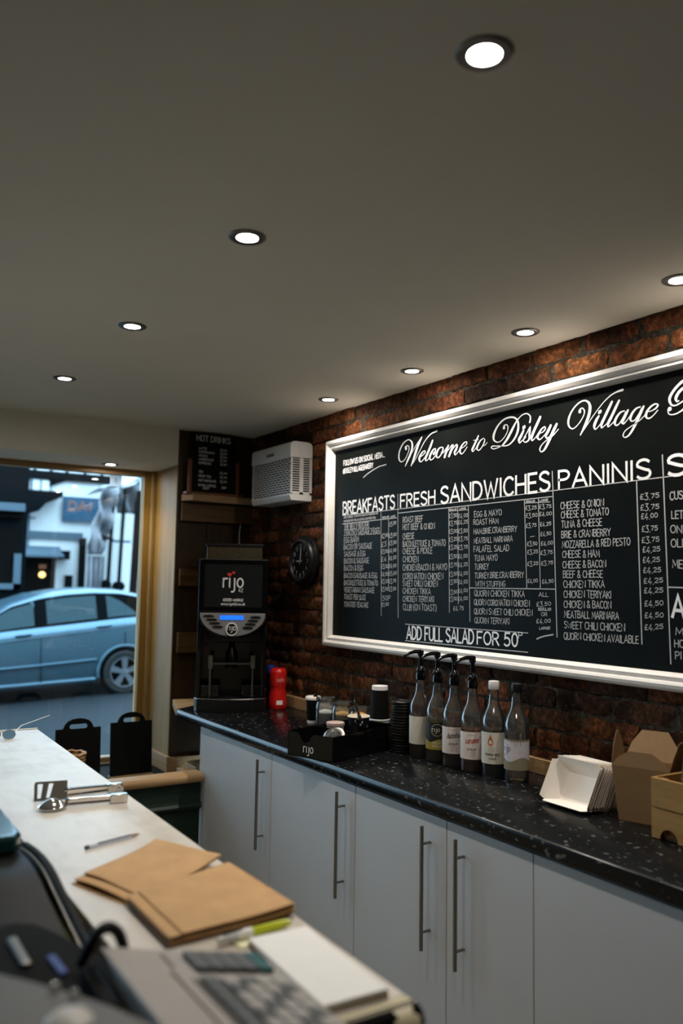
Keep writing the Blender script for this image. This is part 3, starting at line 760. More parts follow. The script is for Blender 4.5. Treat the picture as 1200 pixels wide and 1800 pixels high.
    ('P', '£3.50', 3.185, 1.548, 3.129, 1.551, 0.0209, 0.14),
    ('P', '50P', 3.234, 1.506, 3.173, 1.508, 0.0211, 0.14),
    ('P', '£1.00', 3.242, 1.474, 3.185, 1.479, 0.0211, 0.14),
    ('P', '£3.50', 2.753, 1.864, 2.7, 1.864, 0.0204, 0.13),
    ('P', '£3.75', 2.752, 1.832, 2.7, 1.832, 0.0204, 0.13),
    ('P', '£3.00', 2.752, 1.797, 2.699, 1.798, 0.0204, 0.13),
    ('P', '£3.25', 2.752, 1.763, 2.699, 1.764, 0.0203, 0.13),
    ('P', '£3.25', 2.752, 1.729, 2.699, 1.731, 0.0203, 0.13),
    ('P', '£3.50', 2.751, 1.69, 2.699, 1.692, 0.0203, 0.13),
    ('P', '£3.75', 2.751, 1.655, 2.699, 1.657, 0.0202, 0.13),
    ('P', '£3.50', 2.751, 1.616, 2.698, 1.619, 0.0202, 0.13),
    ('P', '£3.50', 2.751, 1.583, 2.698, 1.587, 0.0201, 0.13),
    ('P', '£3.50', 2.75, 1.54, 2.698, 1.544, 0.0201, 0.13),
    ('P', '£3.50', 2.75, 1.511, 2.698, 1.515, 0.0201, 0.13),
    ('P', '£4.00', 2.693, 1.86, 2.633, 1.86, 0.0202, 0.13),
    ('P', '£4.25', 2.693, 1.834, 2.633, 1.833, 0.0201, 0.13),
    ('P', '£3.50', 2.693, 1.797, 2.633, 1.797, 0.0201, 0.13),
    ('P', '£3.75', 2.692, 1.763, 2.633, 1.764, 0.02, 0.13),
    ('P', '£3.75', 2.692, 1.728, 2.633, 1.729, 0.02, 0.13),
    ('P', '£4.00', 2.692, 1.69, 2.633, 1.692, 0.02, 0.13),
    ('P', '£4.25', 2.692, 1.655, 2.633, 1.657, 0.0199, 0.13),
    ('P', '£4.00', 2.692, 1.618, 2.632, 1.621, 0.0199, 0.13),
    ('P', '£4.00', 2.691, 1.583, 2.632, 1.586, 0.0199, 0.13),
    ('P', '£4.00', 2.691, 1.547, 2.632, 1.551, 0.0198, 0.13),
    ('P', '£4.00', 2.691, 1.514, 2.632, 1.519, 0.0198, 0.13),
    ('P', '£4.75', 2.722, 1.474, 2.657, 1.476, 0.021, 0.13),
    ('P', '£3.25', 2.302, 1.868, 2.245, 1.866, 0.0181, 0.12),
    ('P', '£3.50', 2.3, 1.838, 2.241, 1.837, 0.018, 0.12),
    ('P', '£3.75', 2.3, 1.8, 2.246, 1.8, 0.018, 0.12),
    ('P', '-', 2.278, 1.759, 2.255, 1.761, 0.0179, 0.12),
    ('P', '£3.50', 2.294, 1.73, 2.242, 1.731, 0.0179, 0.12),
    ('P', '£3.25', 2.293, 1.7, 2.239, 1.701, 0.0179, 0.12),
    ('P', '£3.25', 2.293, 1.655, 2.238, 1.657, 0.0178, 0.12),
    ('P', '£4.00', 2.292, 1.591, 2.24, 1.593, 0.0178, 0.12),
    ('P', '£3.75', 2.231, 1.868, 2.171, 1.866, 0.0177, 0.12),
    ('P', '£4.00', 2.23, 1.84, 2.169, 1.838, 0.0177, 0.12),
    ('P', '£4.25', 2.227, 1.802, 2.172, 1.801, 0.0177, 0.12),
    ('P', '£4.50', 2.225, 1.765, 2.172, 1.765, 0.0176, 0.12),
    ('P', '£4.00', 2.223, 1.73, 2.164, 1.731, 0.0176, 0.12),
    ('P', '£3.75', 2.225, 1.696, 2.166, 1.697, 0.0175, 0.12),
    ('P', '£3.75', 2.222, 1.657, 2.164, 1.658, 0.0175, 0.12),
    ('P', '£4.50', 2.218, 1.589, 2.162, 1.592, 0.0174, 0.12),
    ('P', '£3.50', 2.247, 1.505, 2.175, 1.509, 0.0183, 0.12),
    ('P', '£4.00', 2.248, 1.442, 2.177, 1.447, 0.0182, 0.12),
    ('P', '£3.75', 1.781, 1.866, 1.708, 1.865, 0.0214, 0.12),
    ('P', '£3.75', 1.78, 1.83, 1.709, 1.83, 0.0213, 0.12),
    ('P', '£4.00', 1.778, 1.802, 1.715, 1.801, 0.0213, 0.12),
    ('P', '£3.75', 1.776, 1.76, 1.716, 1.761, 0.0212, 0.12),
    ('P', '£3.75', 1.777, 1.724, 1.711, 1.725, 0.0212, 0.12),
    ('P', '£4.25', 1.774, 1.692, 1.708, 1.694, 0.0211, 0.12),
    ('P', '£4.25', 1.774, 1.659, 1.71, 1.66, 0.0211, 0.12),
    ('P', '£4.25', 1.773, 1.626, 1.706, 1.627, 0.021, 0.12),
    ('P', '£4.25', 1.772, 1.592, 1.7, 1.593, 0.021, 0.12),
    ('P', '£4.25', 1.771, 1.56, 1.7, 1.562, 0.0209, 0.12),
    ('P', '£4.50', 1.77, 1.518, 1.7, 1.521, 0.0209, 0.12),
    ('P', '£4.50', 1.77, 1.48, 1.7, 1.484, 0.0208, 0.12),
    ('P', '£4.25', 1.771, 1.442, 1.702, 1.448, 0.0208, 0.12),
    ('F', 'FOLLOW US ON SOCIAL MEDIA...', 3.596, 2.187, 3.232, 2.188, 0.0263, 0.12),
    ('F', '@DISLEYVILLAGEBAKERY', 3.599, 2.145, 3.328, 2.147, 0.0249, 0.12),
]
RULE_LINES = [
    (0.004,[(3.5987,1.9303),(3.1216,1.9302),(2.5031,1.9312),(2.166,1.9324),(1.6937,1.9343),(1.6204,1.9353)]),
    (0.004,[(3.1212,1.9116),(2.1656,1.9109)]),
    (0.004,[(3.2571,1.9313),(3.2444,1.4334)]),
    (0.004,[(3.1948,1.9058),(3.1882,1.5678)]),
    (0.004,[(3.1228,2.0015),(3.1107,1.4307)]),
    (0.004,[(3.5974,1.8867),(3.1281,1.8905)]),
    (0.004,[(2.7556,1.9106),(2.748,1.4664)]),
    (0.004,[(2.6969,1.9106),(2.6907,1.5037)]),
    (0.004,[(2.6296,1.9105),(2.6176,1.4341)]),
    (0.003,[(2.7562,1.896),(2.632,1.8941)]),
    (0.004,[(2.308,1.9112),(2.2968,1.5746)]),
    (0.004,[(2.2353,1.9109),(2.2275,1.5753)]),
    (0.003,[(2.3051,1.8967),(2.1762,1.8918)]),
    (0.004,[(2.6206,1.5718),(2.1525,1.5722)]),
    (0.005,[(2.1654,2.0053),(2.1626,1.9376),(2.1469,1.3987)]),
    (0.005,[(1.6935,2.0079),(1.6912,1.9322),(1.6762,1.344)]),
    (0.005,[(1.794,1.9314),(1.7825,1.3981)]),
    (0.005,[(1.6821,1.584),(1.6186,1.5828)]),
    (0.004,[(3.0573,1.4044),(2.2911,1.4069)]),
    (0.004,[(3.0561,1.3307),(2.2914,1.3352)]),
    (0.006,[(2.2476,1.3869),(2.2303,1.3938),(2.2115,1.3996),(2.1642,1.4086)]),
    (0.005,[(3.4139,2.1069),(3.3734,2.1232),(3.3279,2.1363),(3.2776,2.1469),(3.2183,2.1505)]),
]
# ================================================================== STRUCTURE
M['dim_wall'] = plain('dim_wall_paint', (.09, .09, .08), .85, var=.03, scale=4)
XW, ZC, YB = 2.32, 2.49, 4.71          # brick wall, ceiling, face of the window bulkhead
structure(BX('floor', M['floor'], -2.6, XW + .15, -2.6, 4.06, -.06, 0))
structure(BX('ceiling', M['ceiling'], -2.6, XW + .15, -2.6, 5.3, ZC, ZC + .08))
structure(BX('wall_left', M['dim_wall'], -2.72, -2.6, -2.6, 5.3, 0, ZC))
structure(BX('wall_back', M['dim_wall'], -2.72, XW + .15, -2.72, -2.6, 0, ZC))

def brick_wall():
    rnd = random.Random(7)
    mb = MB()
    bm = mb.bm
    lay = bm.loops.layers.float_color.new('brick_tone')
    tones = [(.34, .125, .050), (.26, .090, .040), (.40, .155, .062), (.18, .065, .032), (.09, .045, .028), (.30, .110, .048), (.15, .070, .038), (.22, .10, .045)]
    def paint(f, c):
        for lp in f.loops:
            lp[lay] = (*c, 1)
    course, bh = 0.0755, 0.064
    y_lo, y_hi = -2.55, 4.74
    z0 = 2.4265 - 33 * course
    # mortar bed: a gently uneven sheet behind the brick faces
    mb.mi = 1
    ny, nz = 220, 84
    vs = {}
    for i in range(ny + 1):
        y = y_lo - .05 + (y_hi - y_lo + .1) * i / ny
        if y < 0.6 and i % 8 and i:
            continue
        for j in range(nz + 1):
            z = ZC * j / nz
            vs[(i, j)] = bm.verts.new((XW + rnd.uniform(-.0035, .0035) + .002, y, z))
    cols = sorted({i for i, j in vs})
    for a, b in zip(cols, cols[1:]):
        for j in range(nz):
            f = bm.faces.new((vs[(a, j)], vs[(b, j)], vs[(b, j + 1)], vs[(a, j + 1)]))
            f.material_index = 1
            paint(f, (1, 1, 1))
    mb.mi = 0
    row = 0
    z = z0
    while z < ZC:
        z1 = min(z + bh, ZC + .02)
        header = row % 4 == 2
        bl = .112 if header else .238
        y = y_lo - (row % 2) * .112 - rnd.uniform(0, .02)
        while y < y_hi:
            L = bl + rnd.uniform(-.008, .008)
            ya, yb = y, y + L
            y = yb + .011 + rnd.uniform(-.002, .004)
            if yb < y_lo:
                continue
            out = rnd.uniform(.003, .012)
            tone = rnd.choice(tones)
            k = rnd.uniform(.7, 1.2)
            tone = tuple(c * k for c in tone)
            fine = yb > 1.0 and z1 > .85
            nu, nv = ((9 if not header else 5), 4) if fine else (2, 2)
            g = []
            slx, sly = rnd.uniform(-.003, .003), rnd.uniform(-.003, .003)
            for i in range(nu + 1):
                col_ = []
                for j in range(nv + 1):
                    u, v = i / nu, j / nv
                    edge = (i in (0, nu)) + (j in (0, nv))
                    d = out - (.004 + rnd.uniform(0, .003)) * edge + rnd.uniform(-.0022, .0022) + slx * (u - .5) + sly * (v - .5)
                    jy = rnd.uniform(-.0045, .0045) if edge else 0
                    jz = rnd.uniform(-.0040, .0040) if edge else 0
                    if fine and edge == 2 and rnd.random() < .3:
                        d -= .004
                    col_.append(bm.verts.new((XW - d, ya + L * u + jy, z + (z1 - z) * v + jz)))
                g.append(col_)
            for i in range(nu):
                for j in range(nv):
                    paint(bm.faces.new((g[i][j], g[i][j + 1], g[i + 1][j + 1], g[i + 1][j])), tone)
            rim = [g[i][0] for i in range(nu + 1)] + [g[nu][j] for j in range(1, nv + 1)] + [g[i][nv] for i in range(nu - 1, -1, -1)] + [g[0][j] for j in range(nv - 1, 0, -1)]
            back = [bm.verts.new((XW + .01, v.co.y, v.co.z)) for v in rim]
            for i in range(len(rim)):
                k2 = (i + 1) % len(rim)
                paint(bm.faces.new((rim[i], rim[k2], back[k2], back[i])), tone)
        z += course
        row += 1
    mb.mi = 1
    n0 = len(bm.faces)
    mb.box(XW + .012, XW + .15, -2.6, 5.3, 0, ZC)
    for f in list(bm.faces)[n0:]:
        paint(f, (1, 1, 1))
    o = mb.obj('wall_right', [M['brick'], M['mortar']], smooth=50)
    return structure(o)
brick_wall()

# bulkhead above the shop window, with its soffit
structure(BX('wall_front', M['plaster'], -2.6, 1.826, YB, 5.30, 2.275, ZC))
structure(BX('wall_front', M['plaster'], -2.6, -2.2, YB, 5.30, 0, 2.275))
structure(BX('wall_front', M['plaster'], -2.2, 1.9, 5.10, 5.30, -.2, .49))
for _x0, _x1, _z0 in ((-12, -2.72, -.6), (XW + .15, 14, -.6), (-2.72, XW + .15, ZC + .08)):
    structure(BX('wall_exterior', M['dim_wall'], _x0, _x1, 5.00, 5.30, _z0, 8.0))
structure(BX('wall_front', M['plaster'], 1.852, XW + .15, 4.77, 5.30, -.2, ZC))
# dark boarded corner beside the window
pan = structure(BX('wall_corner', M['brown_wood'], 1.828, XW, YB, 4.768, 0, ZC))
for z0, z1, x1 in ((1.942, 2.052, 2.32), (1.556, 1.656, 2.32), (1.166, 1.283, 2.32)):
    MB().box(1.85, x1, YB - .032, YB, z0, z1).obj('batten', M['brown_wood_x'], pan, bevel=.002)
MB().box(2.02, 2.05, YB - .012, YB, 1.68, 1.935).obj('batten', M['brown_wood'], pan, bevel=.001)

# shop window
win = bpy.data.objects.new('window_1', None)
COL.objects.link(win)
structure(win)
BX('window_frame', M['oak_dark'], 1.760, 1.826, 5.10, 5.17, .49, 2.275, win, .003)
BX('window_frame', M['oak_x'], -2.2, 1.760, 5.10, 5.17, 2.240, 2.275, win, .003)
BX('window_frame', M['oak_x'], -2.2, 1.760, 5.10, 5.17, .49, .52, win, .003)
BX('window_frame', M['oak_dark'], -2.2, -2.13, 5.10, 5.17, .52, 2.24, win, .003)
BX('window_bead', M['oak'], 1.800, 1.8255, 5.062, 5.10, .60, 2.274, win, .003)
BX('window_jamb', M['oak_dark'], 1.826, 1.850, 4.715, 5.10, .56, 2.274, win, .002)
BX('window_pane', M['window_glass'], -2.13, 1.760, 5.132, 5.138, .52, 2.24, win)
# plinth at the foot of the jamb
structure(MB().box(1.812, 1.835, 4.695, 5.06, .482, .572).box(1.835, 2.02, 4.690, YB - .001, .482, .566).obj('baseboard_corner', M['oak_y'], bevel=.002))
# display platform behind the raised lip, and the green panelled front
plat = structure(BX('trim_1', M['dark_steel'], -2.2, 1.9, 4.052, 5.10, .455, .482))
plat.data.materials[0] = M['black_matt']
lip = MB()
prof = [(4.070, .600), (4.070, .628), (3.990, .628), (3.975, .622), (3.968, .612), (3.968, .598), (3.975, .588), (4.0, .586), (4.0, .600)]
lip.prism([(-2.2, y, z) for y, z in prof], (3.93, 0, 0))
structure(lip.obj('trim_2', M['oak_x'], smooth=50))
g = MB()
g.prism([(-2.2, y, z) for y, z in [(4.05, 0), (4.05, .60), (4.008, .60), (4.008, .495), (4.004, .487), (3.992, .482), (3.985, .470), (3.990, .458), (4.002, .452), (4.008, .444), (4.012, .440), (4.012, 0)]], (3.93, 0, 0))
structure(g.obj('trim_3', M['green'], smooth=40))
# oak upstand along the foot of the brick wall
structure(BX('trim_4', M['oak_y'], 2.286, 2.314, .6, 3.92, .900, .957, bevel=.003))
structure(BX('trim_5', M['oak_y'], 2.286, 2.314, 3.925, 4.68, .900, .962, bevel=.003))

# ================================================================== LAMPS
def spot(parent, loc, power, size=2.15, blend=1.0):
    l = bpy.data.lights.new('downlight_beam', 'SPOT')
    l.energy = power
    l.color = SPOT_COLOR
    l.spot_size = size
    l.spot_blend = blend
    l.shadow_soft_size = .015
    o = bpy.data.objects.new('downlight_beam', l)
    COL.objects.link(o)
    o.parent = parent
    o.location = loc
    return o
M['lens'] = plain('lamp_lens', (.9, .9, .88), .4, var=.01, emit=(1.0, .93, .84), estr=270)
M['bezel'] = plain('bezel_nickel', (.20, .19, .175), .38, 1.0, var=.05)
def make_downlight(loc, label, group='recessed ceiling downlights'):
    t = thing('downlight', label, 'ceiling light', loc, 0, group)
    MB().lathe([(.0505, 0), (.0495, -.0025), (.0465, -.0045), (.0305, -.0045), (.0290, -.0040), (.0280, .0)], seg=40).obj('bezel', M['bezel'], t, smooth=40)
    MB().lathe([(0, -.0012), (.0282, -.0012)], seg=32).obj('lens', M['lens'], t, smooth=40)
    spot(t, (0, 0, -.008), SPOT_POWER)
    return t
ROWL, ROWR = .930, 2.120
DL = [
 (ROWL, 1.030, 'large looking ceiling downlight nearest the camera, over the near end of the serving counter'),
 (ROWL, 1.955, 'second ceiling downlight of the left row, next beyond the brightest one'),
 (ROWL, 2.890, 'third ceiling downlight of the left row, counting from the camera'),
 (ROWL, 3.830, 'farthest ceiling downlight of the left row, nearest the window bulkhead'),
 (ROWR, 1.500, 'ceiling downlight cut off by the right edge of the photo, above the brick wall'),
 (ROWR, 2.130, 'ceiling downlight above the words Disley Village on the menu board'),
 (ROWR, 2.800, 'ceiling downlight above the word Welcome on the menu board'),
 (ROWR, 3.480, 'ceiling downlight over the left end of the menu board, nearest the white wall unit'),
]
proto = None
for x, y, lab in DL:
    if proto is None:
        proto = make_downlight((x, y, ZC), lab)
    else:
        dup(proto, (x, y, ZC), label=lab)
sof = dup(proto, (1.489, 4.938, 2.275), label='small downlight in the window soffit just above the glass')

# ================================================================== MENU BOARD
PX = 2.290
def menu_board():
    t = thing('menu_board', 'large chalk menu board in a white moulded frame on the brick wall', 'menu board', (XW, 2.4, 1.26))
    y0, y1, z0, z1 = .75, 3.735, 1.262, 2.330        # outer frame
    off = Vector((XW, 2.4, 1.26))
    def loc(p):
        return Vector(p) - off
    panel = MB().box(PX, XW - .014, y0 + .03, y1 - .03, z0 + .03, z1 - .03)
    for v in panel.bm.verts:
        v.co -= off
    panel.obj('panel', M['chalkboard'], t)
    # moulded frame: profile = (inset from the outer edge, distance out from the wall)
    prof = [(0, .014), (0, .046), (.004, .056), (.012, .063), (.022, .065), (.030, .060), (.033, .052), (.037, .050), (.041, .054), (.046, .055), (.050, .050), (.054, .040), (.058, .0295), (.058, .014)]
    fr = MB()
    rings = []
    for d, h in prof:
        rings.append([fr.bm.verts.new(loc((XW - h, yy, zz))) for yy, zz in ((y0 + d, z0 + d), (y1 - d, z0 + d), (y1 - d, z1 - d), (y0 + d, z1 - d))])
    for a, b in zip(rings, rings[1:]):
        for k in range(4):
            fr.bm.faces.new((a[k], a[(k + 1) % 4], b[(k + 1) % 4], b[k]))
    fr.obj('frame', M['white_frame'], t, smooth=25)
    eps = .0012
    rnd = random.Random(3)
    # script title
    tm = MB()
    for k, st in enumerate(TITLE_STROKES):
        pts = catmull(st, 4)
        eps = .0012 + (k % 6) * 3e-5
        for a, b in zip(pts, pts[1:]):
            tm.face([loc((PX - eps, a[0] + a[2], a[1] + a[3])), loc((PX - eps, b[0] + b[2], b[1] + b[3])), loc((PX - eps, b[0] - b[2], b[1] - b[3])), loc((PX - eps, a[0] - a[2], a[1] - a[3]))])
        for e in (pts[0], pts[-1]):                       # round ends
            hw = math.hypot(e[2], e[3])
            tm.face([loc((PX - eps - 1.2e-5, e[0] + hw * math.cos(q * math.pi / 5), e[1] + hw * math.sin(q * math.pi / 5))) for q in range(10)])
    tm.obj('title_lettering', M['chalk_bright'], t)
    eps = .0012
    parts = {'M': ('menu_lettering', 'chalk'), 'P': ('price_lettering', 'chalk'), 'F': ('social_media_lettering', 'chalk_bright')}
    mbs = {k: MB() for k in parts}
    for grp, s, ya, za, yb, zb, h, th in MENU_TEXT:
        a, b = Vector((PX - eps, ya, za)), Vector((PX - eps, yb, zb))
        L = (b - a).length
        ux = (b - a).normalized()
        if grp == 'H':
            hm = MB()
            write(hm, s, plane_map(loc(a), ux, (0, 0, 1)), L, h, max(.0028, th * h))
            hm.obj('heading_lettering', M['chalk_bright'], t)
            continue
        write(mbs[grp], s, plane_map(loc(a), ux, (0, 0, 1)), L, h, max(.0022, th * .9 * h), wob=0 if grp == 'H' else .04, rnd=rnd)
    for k, (nm, mt) in parts.items():
        mbs[k].obj(nm, M[mt], t)
    rl = MB()
    for w, pts in RULE_LINES:
        for a, b in zip(pts, pts[1:]):
            d = Vector((0, b[0] - a[0], b[1] - a[1]))
            n = Vector((0, -d.z, d.y)).normalized() * w * .42
            A, B_ = loc((PX - eps * .8, a[0], a[1])), loc((PX - eps * .8, b[0], b[1]))
            rl.face([A + n, B_ + n, B_ - n, A - n])
    rl.obj('rule_lines', M['chalk'], t)
menu_board()

# ================================================================== WHITE WALL UNIT
def wall_unit():
    t = thing('fly_killer', 'boxy white electric fly killer with black grille high on the brick wall', 'fly killer', (XW, 4.18, 2.03))
    D, W0, W1, H = .145, -.232, .232, .325              # depth out (-x), y range, height
    xo = -D
    hood = MB()
    pr = [(-.012, .235), (xo - .006, .235), (xo - .006, .302), (xo + .002, .318), (xo + .02, .325), (-.04, .325), (-.018, .318), (-.012, .30)]
    hood.prism([(x, W0 - .004, z) for x, z in pr], (0, W1 - W0 + .008, 0))
    hood.obj('hood', M['white_plastic'], t, smooth=40, bevel=.003)
    bx = MB().box(xo + .006, -.012, W0 + .008, W1 - .008, .03, .234)
    bx.obj('housing', M['vent_dark'], t)
    base = MB()
    base.prism([(x, W0, z) for x, z in [(-.012, 0), (xo + .006, 0), (xo - .006, .028), (xo - .002, .034), (-.012, .034)]], (0, W1 - W0, 0))
    base.obj('base_tray', M['white_plastic'], t, bevel=.002)
    gr = MB()
    nrow = 15
    for k in range(nrow + 1):
        z = .036 + (.198 / nrow) * k
        gr.box(xo - .001, xo + .006, W0, W1, z - .0023, z + .0023)
        if k < nrow:
            zz0, zz1 = z, z + .198 / nrow
            for q in range(12):
                y = W0 + (W1 - W0) * (q + (.5 if k % 2 else 0)) / 11.5
                if y < W1:
                    gr.box(xo, xo + .005, y - .002, y + .002, zz0, zz1)
    gr.box(xo - .001, xo + .006, W0, W0 + .008, .034, .235)
    gr.box(xo - .001, xo + .006, W1 - .008, W1, .034, .235)
    gr.obj('front_grille', M['white_plastic'], t)
    for nm, yy in (('side_grille', W0), ('side_grille', W1 - .006)):
        sg = MB()
        for k in range(15):
            z = .048 + .0128 * k
            sg.box(xo + .004, -.014, yy, yy + .006, z - .0022, z + .0022)
        for xa, xb in ((xo, xo + .010), (xo + .056, xo + .078), (-.026, -.012)):
            sg.box(xa, xb, yy - .0004, yy + .0064, .034, .236)
        sg.box(xo, -.012, yy - .0004, yy + .0064, .034, .046)
        sg.obj(nm, M['white_plastic'], t)
    pl_ = MB().box(xo - .0075, xo - .0055, -.045, .045, .262, .278)
    pl_.obj('name_plate', M['dark_steel'], t)
wall_unit()

# ================================================================== CLOCK
def clock():
    t = thing('wall_clock', 'round black wall clock showing one minute past nine on the bricks', 'clock', (XW - .012, 3.985, 1.703))
    MB().lathe([(0, 0), (-.0, 0), (.140, 0), (.143, -.010), (.140, -.022), (.128, -.030), (.128, -.036), (.122, -.046), (.108, -.052), (.102, -.047), (.100, -.040), (0, -.040)], seg=56, axis='x').obj('case', M['black_plastic'], t, smooth=35)
    MB().lathe([(.1, -.0405), (0, -.0408)], seg=48, axis='x').obj('dial', M['black_matt'], t)
    nm = MB()
    for k in range(12):
        a = math.pi / 2 - 2 * math.pi * (k + 1) / 12
        s = str(k + 1)
        h = .019
        w = .009 if len(s) == 1 else .017
        cy, cz = -math.cos(a) * .075, math.sin(a) * .075
        write(nm, s, plane_map((-.0416, cy + w / 2, cz - h / 2), (0, -1, 0), (0, 0, 1)), w, h, .0022)
    for k in range(60):
        a = 2 * math.pi * k / 60
        c, s_ = math.cos(a), math.sin(a)
        w = .0012 if k % 5 == 0 else .0006
        p = [(.090, -w), (.095, -w), (.095, w), (.090, w)]
        nm.face([(-.0416, -(r * c - q * s_), r * s_ + q * c) for r, q in p])
    nm.obj('numerals', M['chalk'], t)
    def hand(name, a, L, w, x):
        d = Vector((0, -math.cos(a), math.sin(a)))
        n = Vector((0, math.sin(a), math.cos(a)))
        mb = MB()
        mb.prism([Vector((x, 0, 0)) + d * u + n * v for u, v in ((-.016, -w), (-.016, w), (L * .7, w * 1.3), (L, 0), (L * .7, -w * 1.3))], (-.001, 0, 0))
        mb.obj(name, M['chalk'], t)
    hand('hour_hand', math.pi, .045, .0024, -.0425)
    hand('minute_hand', math.pi / 2 - R(9), .075, .0016, -.044)
    MB().lathe([(0, -.046), (.005, -.046), (.005, -.041)], seg=16, axis='x').obj('hub', M['steel'], t)
clock()

# ================================================================== CORNER SHELF AND HOT DRINKS BOARD
sh = MB()
sh.prism([(1.850, 4.708, 2.060), (1.850, 4.690, 2.060), (1.888, 4.605, 2.060), (2.310, 4.645, 2.060), (2.310, 4.708, 2.060)], (0, 0, .040))
for v in sh.bm.verts:
    v.co -= Vector((2.08, 4.7, 2.06))
o = sh.obj('corner_shelf', M['oak_x'], loc=(2.08, 4.7, 2.06), bevel=.003)
tag(o, 'thick light wood shelf in the corner under the hot drinks board', 'shelf')

def hot_board():
    t = thing('hot_drinks_board', 'small black chalkboard of hot drinks prices in a brown wood stand', 'chalkboard', (2.035, 4.655, 2.1005))
    tilt = Matrix.Rotation(R(-3), 4, 'X')
    MB().box(-.142, .142, -.006, .006, .014, .378, tilt).obj('panel', M['black_matt'], t)
    st = MB().box(-.165, -.145, -.012, .012, .0, .21).obj('upright', M['red_wood'], t, bevel=.002)
    st = MB().box(.145, .165, -.012, .012, .0, .21).obj('upright', M['red_wood'], t, bevel=.002)
    MB().box(-.185, .185, -.030, .030, 0, .014).obj('foot', M['red_wood'], t, bevel=.002)
    lt = MB()
    base = tilt.to_3x3()
    def m(u, v):
        return base @ Vector((u, -.0072, v))
    def line(s, u0, u1, v, h, th=None):
        write(lt, s, lambda a, b: m(u0 + a, v + b), u1 - u0, h, th or .0028)
    line('HOT DRINKS', -.112, .108, .328, .034, .006)
    for s, p, w, v in (('LATTE', '£2.50', .05, .276), ('CAPPUCCINO', '£2.50', .100, .254), ('MOCHA', '£2.50', .055, .232), ('AMERICANO', '£1.80', .095, .210), ('ESPRESSO', '£1.80', .078, .187),
                       ('TEA', '£1.40', .028, .133), ('FRUIT TEA', '£1.70', .080, .107), ('HOT CHOCOLATE', '£2.50', .112, .081)):
        line(s, -.098, -.098 + w, v, .013)
        line(p, .040, .085, v, .015)
    line('EXTRA COFFEE', -.100, .012, .052, .012)
    line('SHOT', -.07, -.03, .035, .012)
    line('50P', .052, .082, .046, .013)
    lt.obj('lettering', M['chalk'], t)
hot_board()
o = MB().tube([(0, 0, 0), (.004, -.004, -.05), (-.002, 0, -.11), (-.008, .004, -.17), (-.009, 0, -.24)], .0035, 8).obj('power_cable', M['plaster'], loc=(2.246, 4.700, 2.058), smooth=60)
tag(o, 'thin pale cable hanging below the corner shelf', 'cable')
# ================================================================== BASE CABINETS AND WORKTOP
CX = 1.735
def cabinet(y_far, y_near, label, handle_y=None):
    w = y_far - y_near
    t = thing('base_cabinet', label, 'cabinet', (CX, (y_far + y_near) / 2, 0), 0, 'white base cabinets along the brick wall')
    MB().box(.022, .565, -w / 2 + .001, w / 2 - .001, .10, .848).box(.06, .565, -w / 2 + .001, w / 2 - .001, .0, .10).obj('carcass', M['cabinet'], t)
    d = MB().box(0, .019, -w / 2 + .0016, w / 2 - .0016, .115, .843).obj('door', M['cabinet'], t, bevel=.0015)
    if handle_y is not None:
        hy = handle_y - (y_far + y_near) / 2
        hb = MB()
        hb.tube([(-.035, hy, .432), (-.035, hy, .812)], .0062, 14)
        for z in (.487, .758):
            hb.tube([(-.035, hy, z), (.0, hy, z)], .0045, 10)
        hb.obj('handle', M['steel'], d, smooth=40)
    return t
cabinet(3.915, 3.262, 'white base cabinet beside the green window seat, its bar handle on the right', 3.329)
cabinet(3.262, 2.608, 'white base cabinet below the black condiment tray, its bar handle on the right', 2.681)
cabinet(2.608, 2.090, 'white base cabinet whose right-hand bar handle pairs with the next one, below the pump bottles', 2.171)
cabinet(2.090, 1.719, 'narrow white base cabinet with its bar handle on the left, below the paper food trays', 2.007)
cabinet(1.719, 1.05, 'white base cabinet without a visible handle, below the wooden crate')
fp = MB().box(.004, .022, -.066, .066, 0, .846).box(.022, .56, .046, .066, 0, .846).obj('end_panel', M['cabinet'], loc=(CX, 3.982, 0), bevel=.0015)
tag(fp, 'white filler panel closing the far end of the cabinets by the green seat', 'panel')

wt = MB()
edge = [(1.735, .862), (1.735, .853), (1.722, .853), (1.716, .857), (1.714, .864), (1.714, .889), (1.717, .896), (1.724, .900), (2.314, .900), (2.314, .862)]
n = len(edge)
far = lambda x: 4.315 + max(0.0, x - 1.714) * .62        # far end cut at an angle
A = [wt.bm.verts.new((x, 1.0, z)) for x, z in edge]
B_ = [wt.bm.verts.new((x, far(x), z)) for x, z in edge]
wt.bm.faces.new(A)
wt.bm.faces.new(B_[::-1])
for i in range(n):
    wt.bm.faces.new((A[i], B_[i], B_[(i + 1) % n], A[(i + 1) % n]))
for v in wt.bm.verts:
    v.co -= Vector((2.0, 2.6, .85))
o = wt.obj('worktop', M['laminate'], loc=(2.0, 2.6, .85), smooth=35)
tag(o, 'long black speckled worktop running along the brick wall', 'worktop')
fl = MB()
fl.prism([(1.716, 4.330, .862), (1.732, 4.338, .862), (1.900, 4.442, .862), (2.04, 4.53, .862), (2.04, 4.685, .862), (1.832, 4.685, .862)], (0, 0, .037))
for v in fl.bm.verts:
    v.co -= Vector((1.85, 4.55, .862))
o = fl.obj('filler_block', M['oak_x'], loc=(1.85, 4.55, .862), bevel=.002)
tag(o, 'light wood filler piece at the far end of the black worktop', 'wood block')

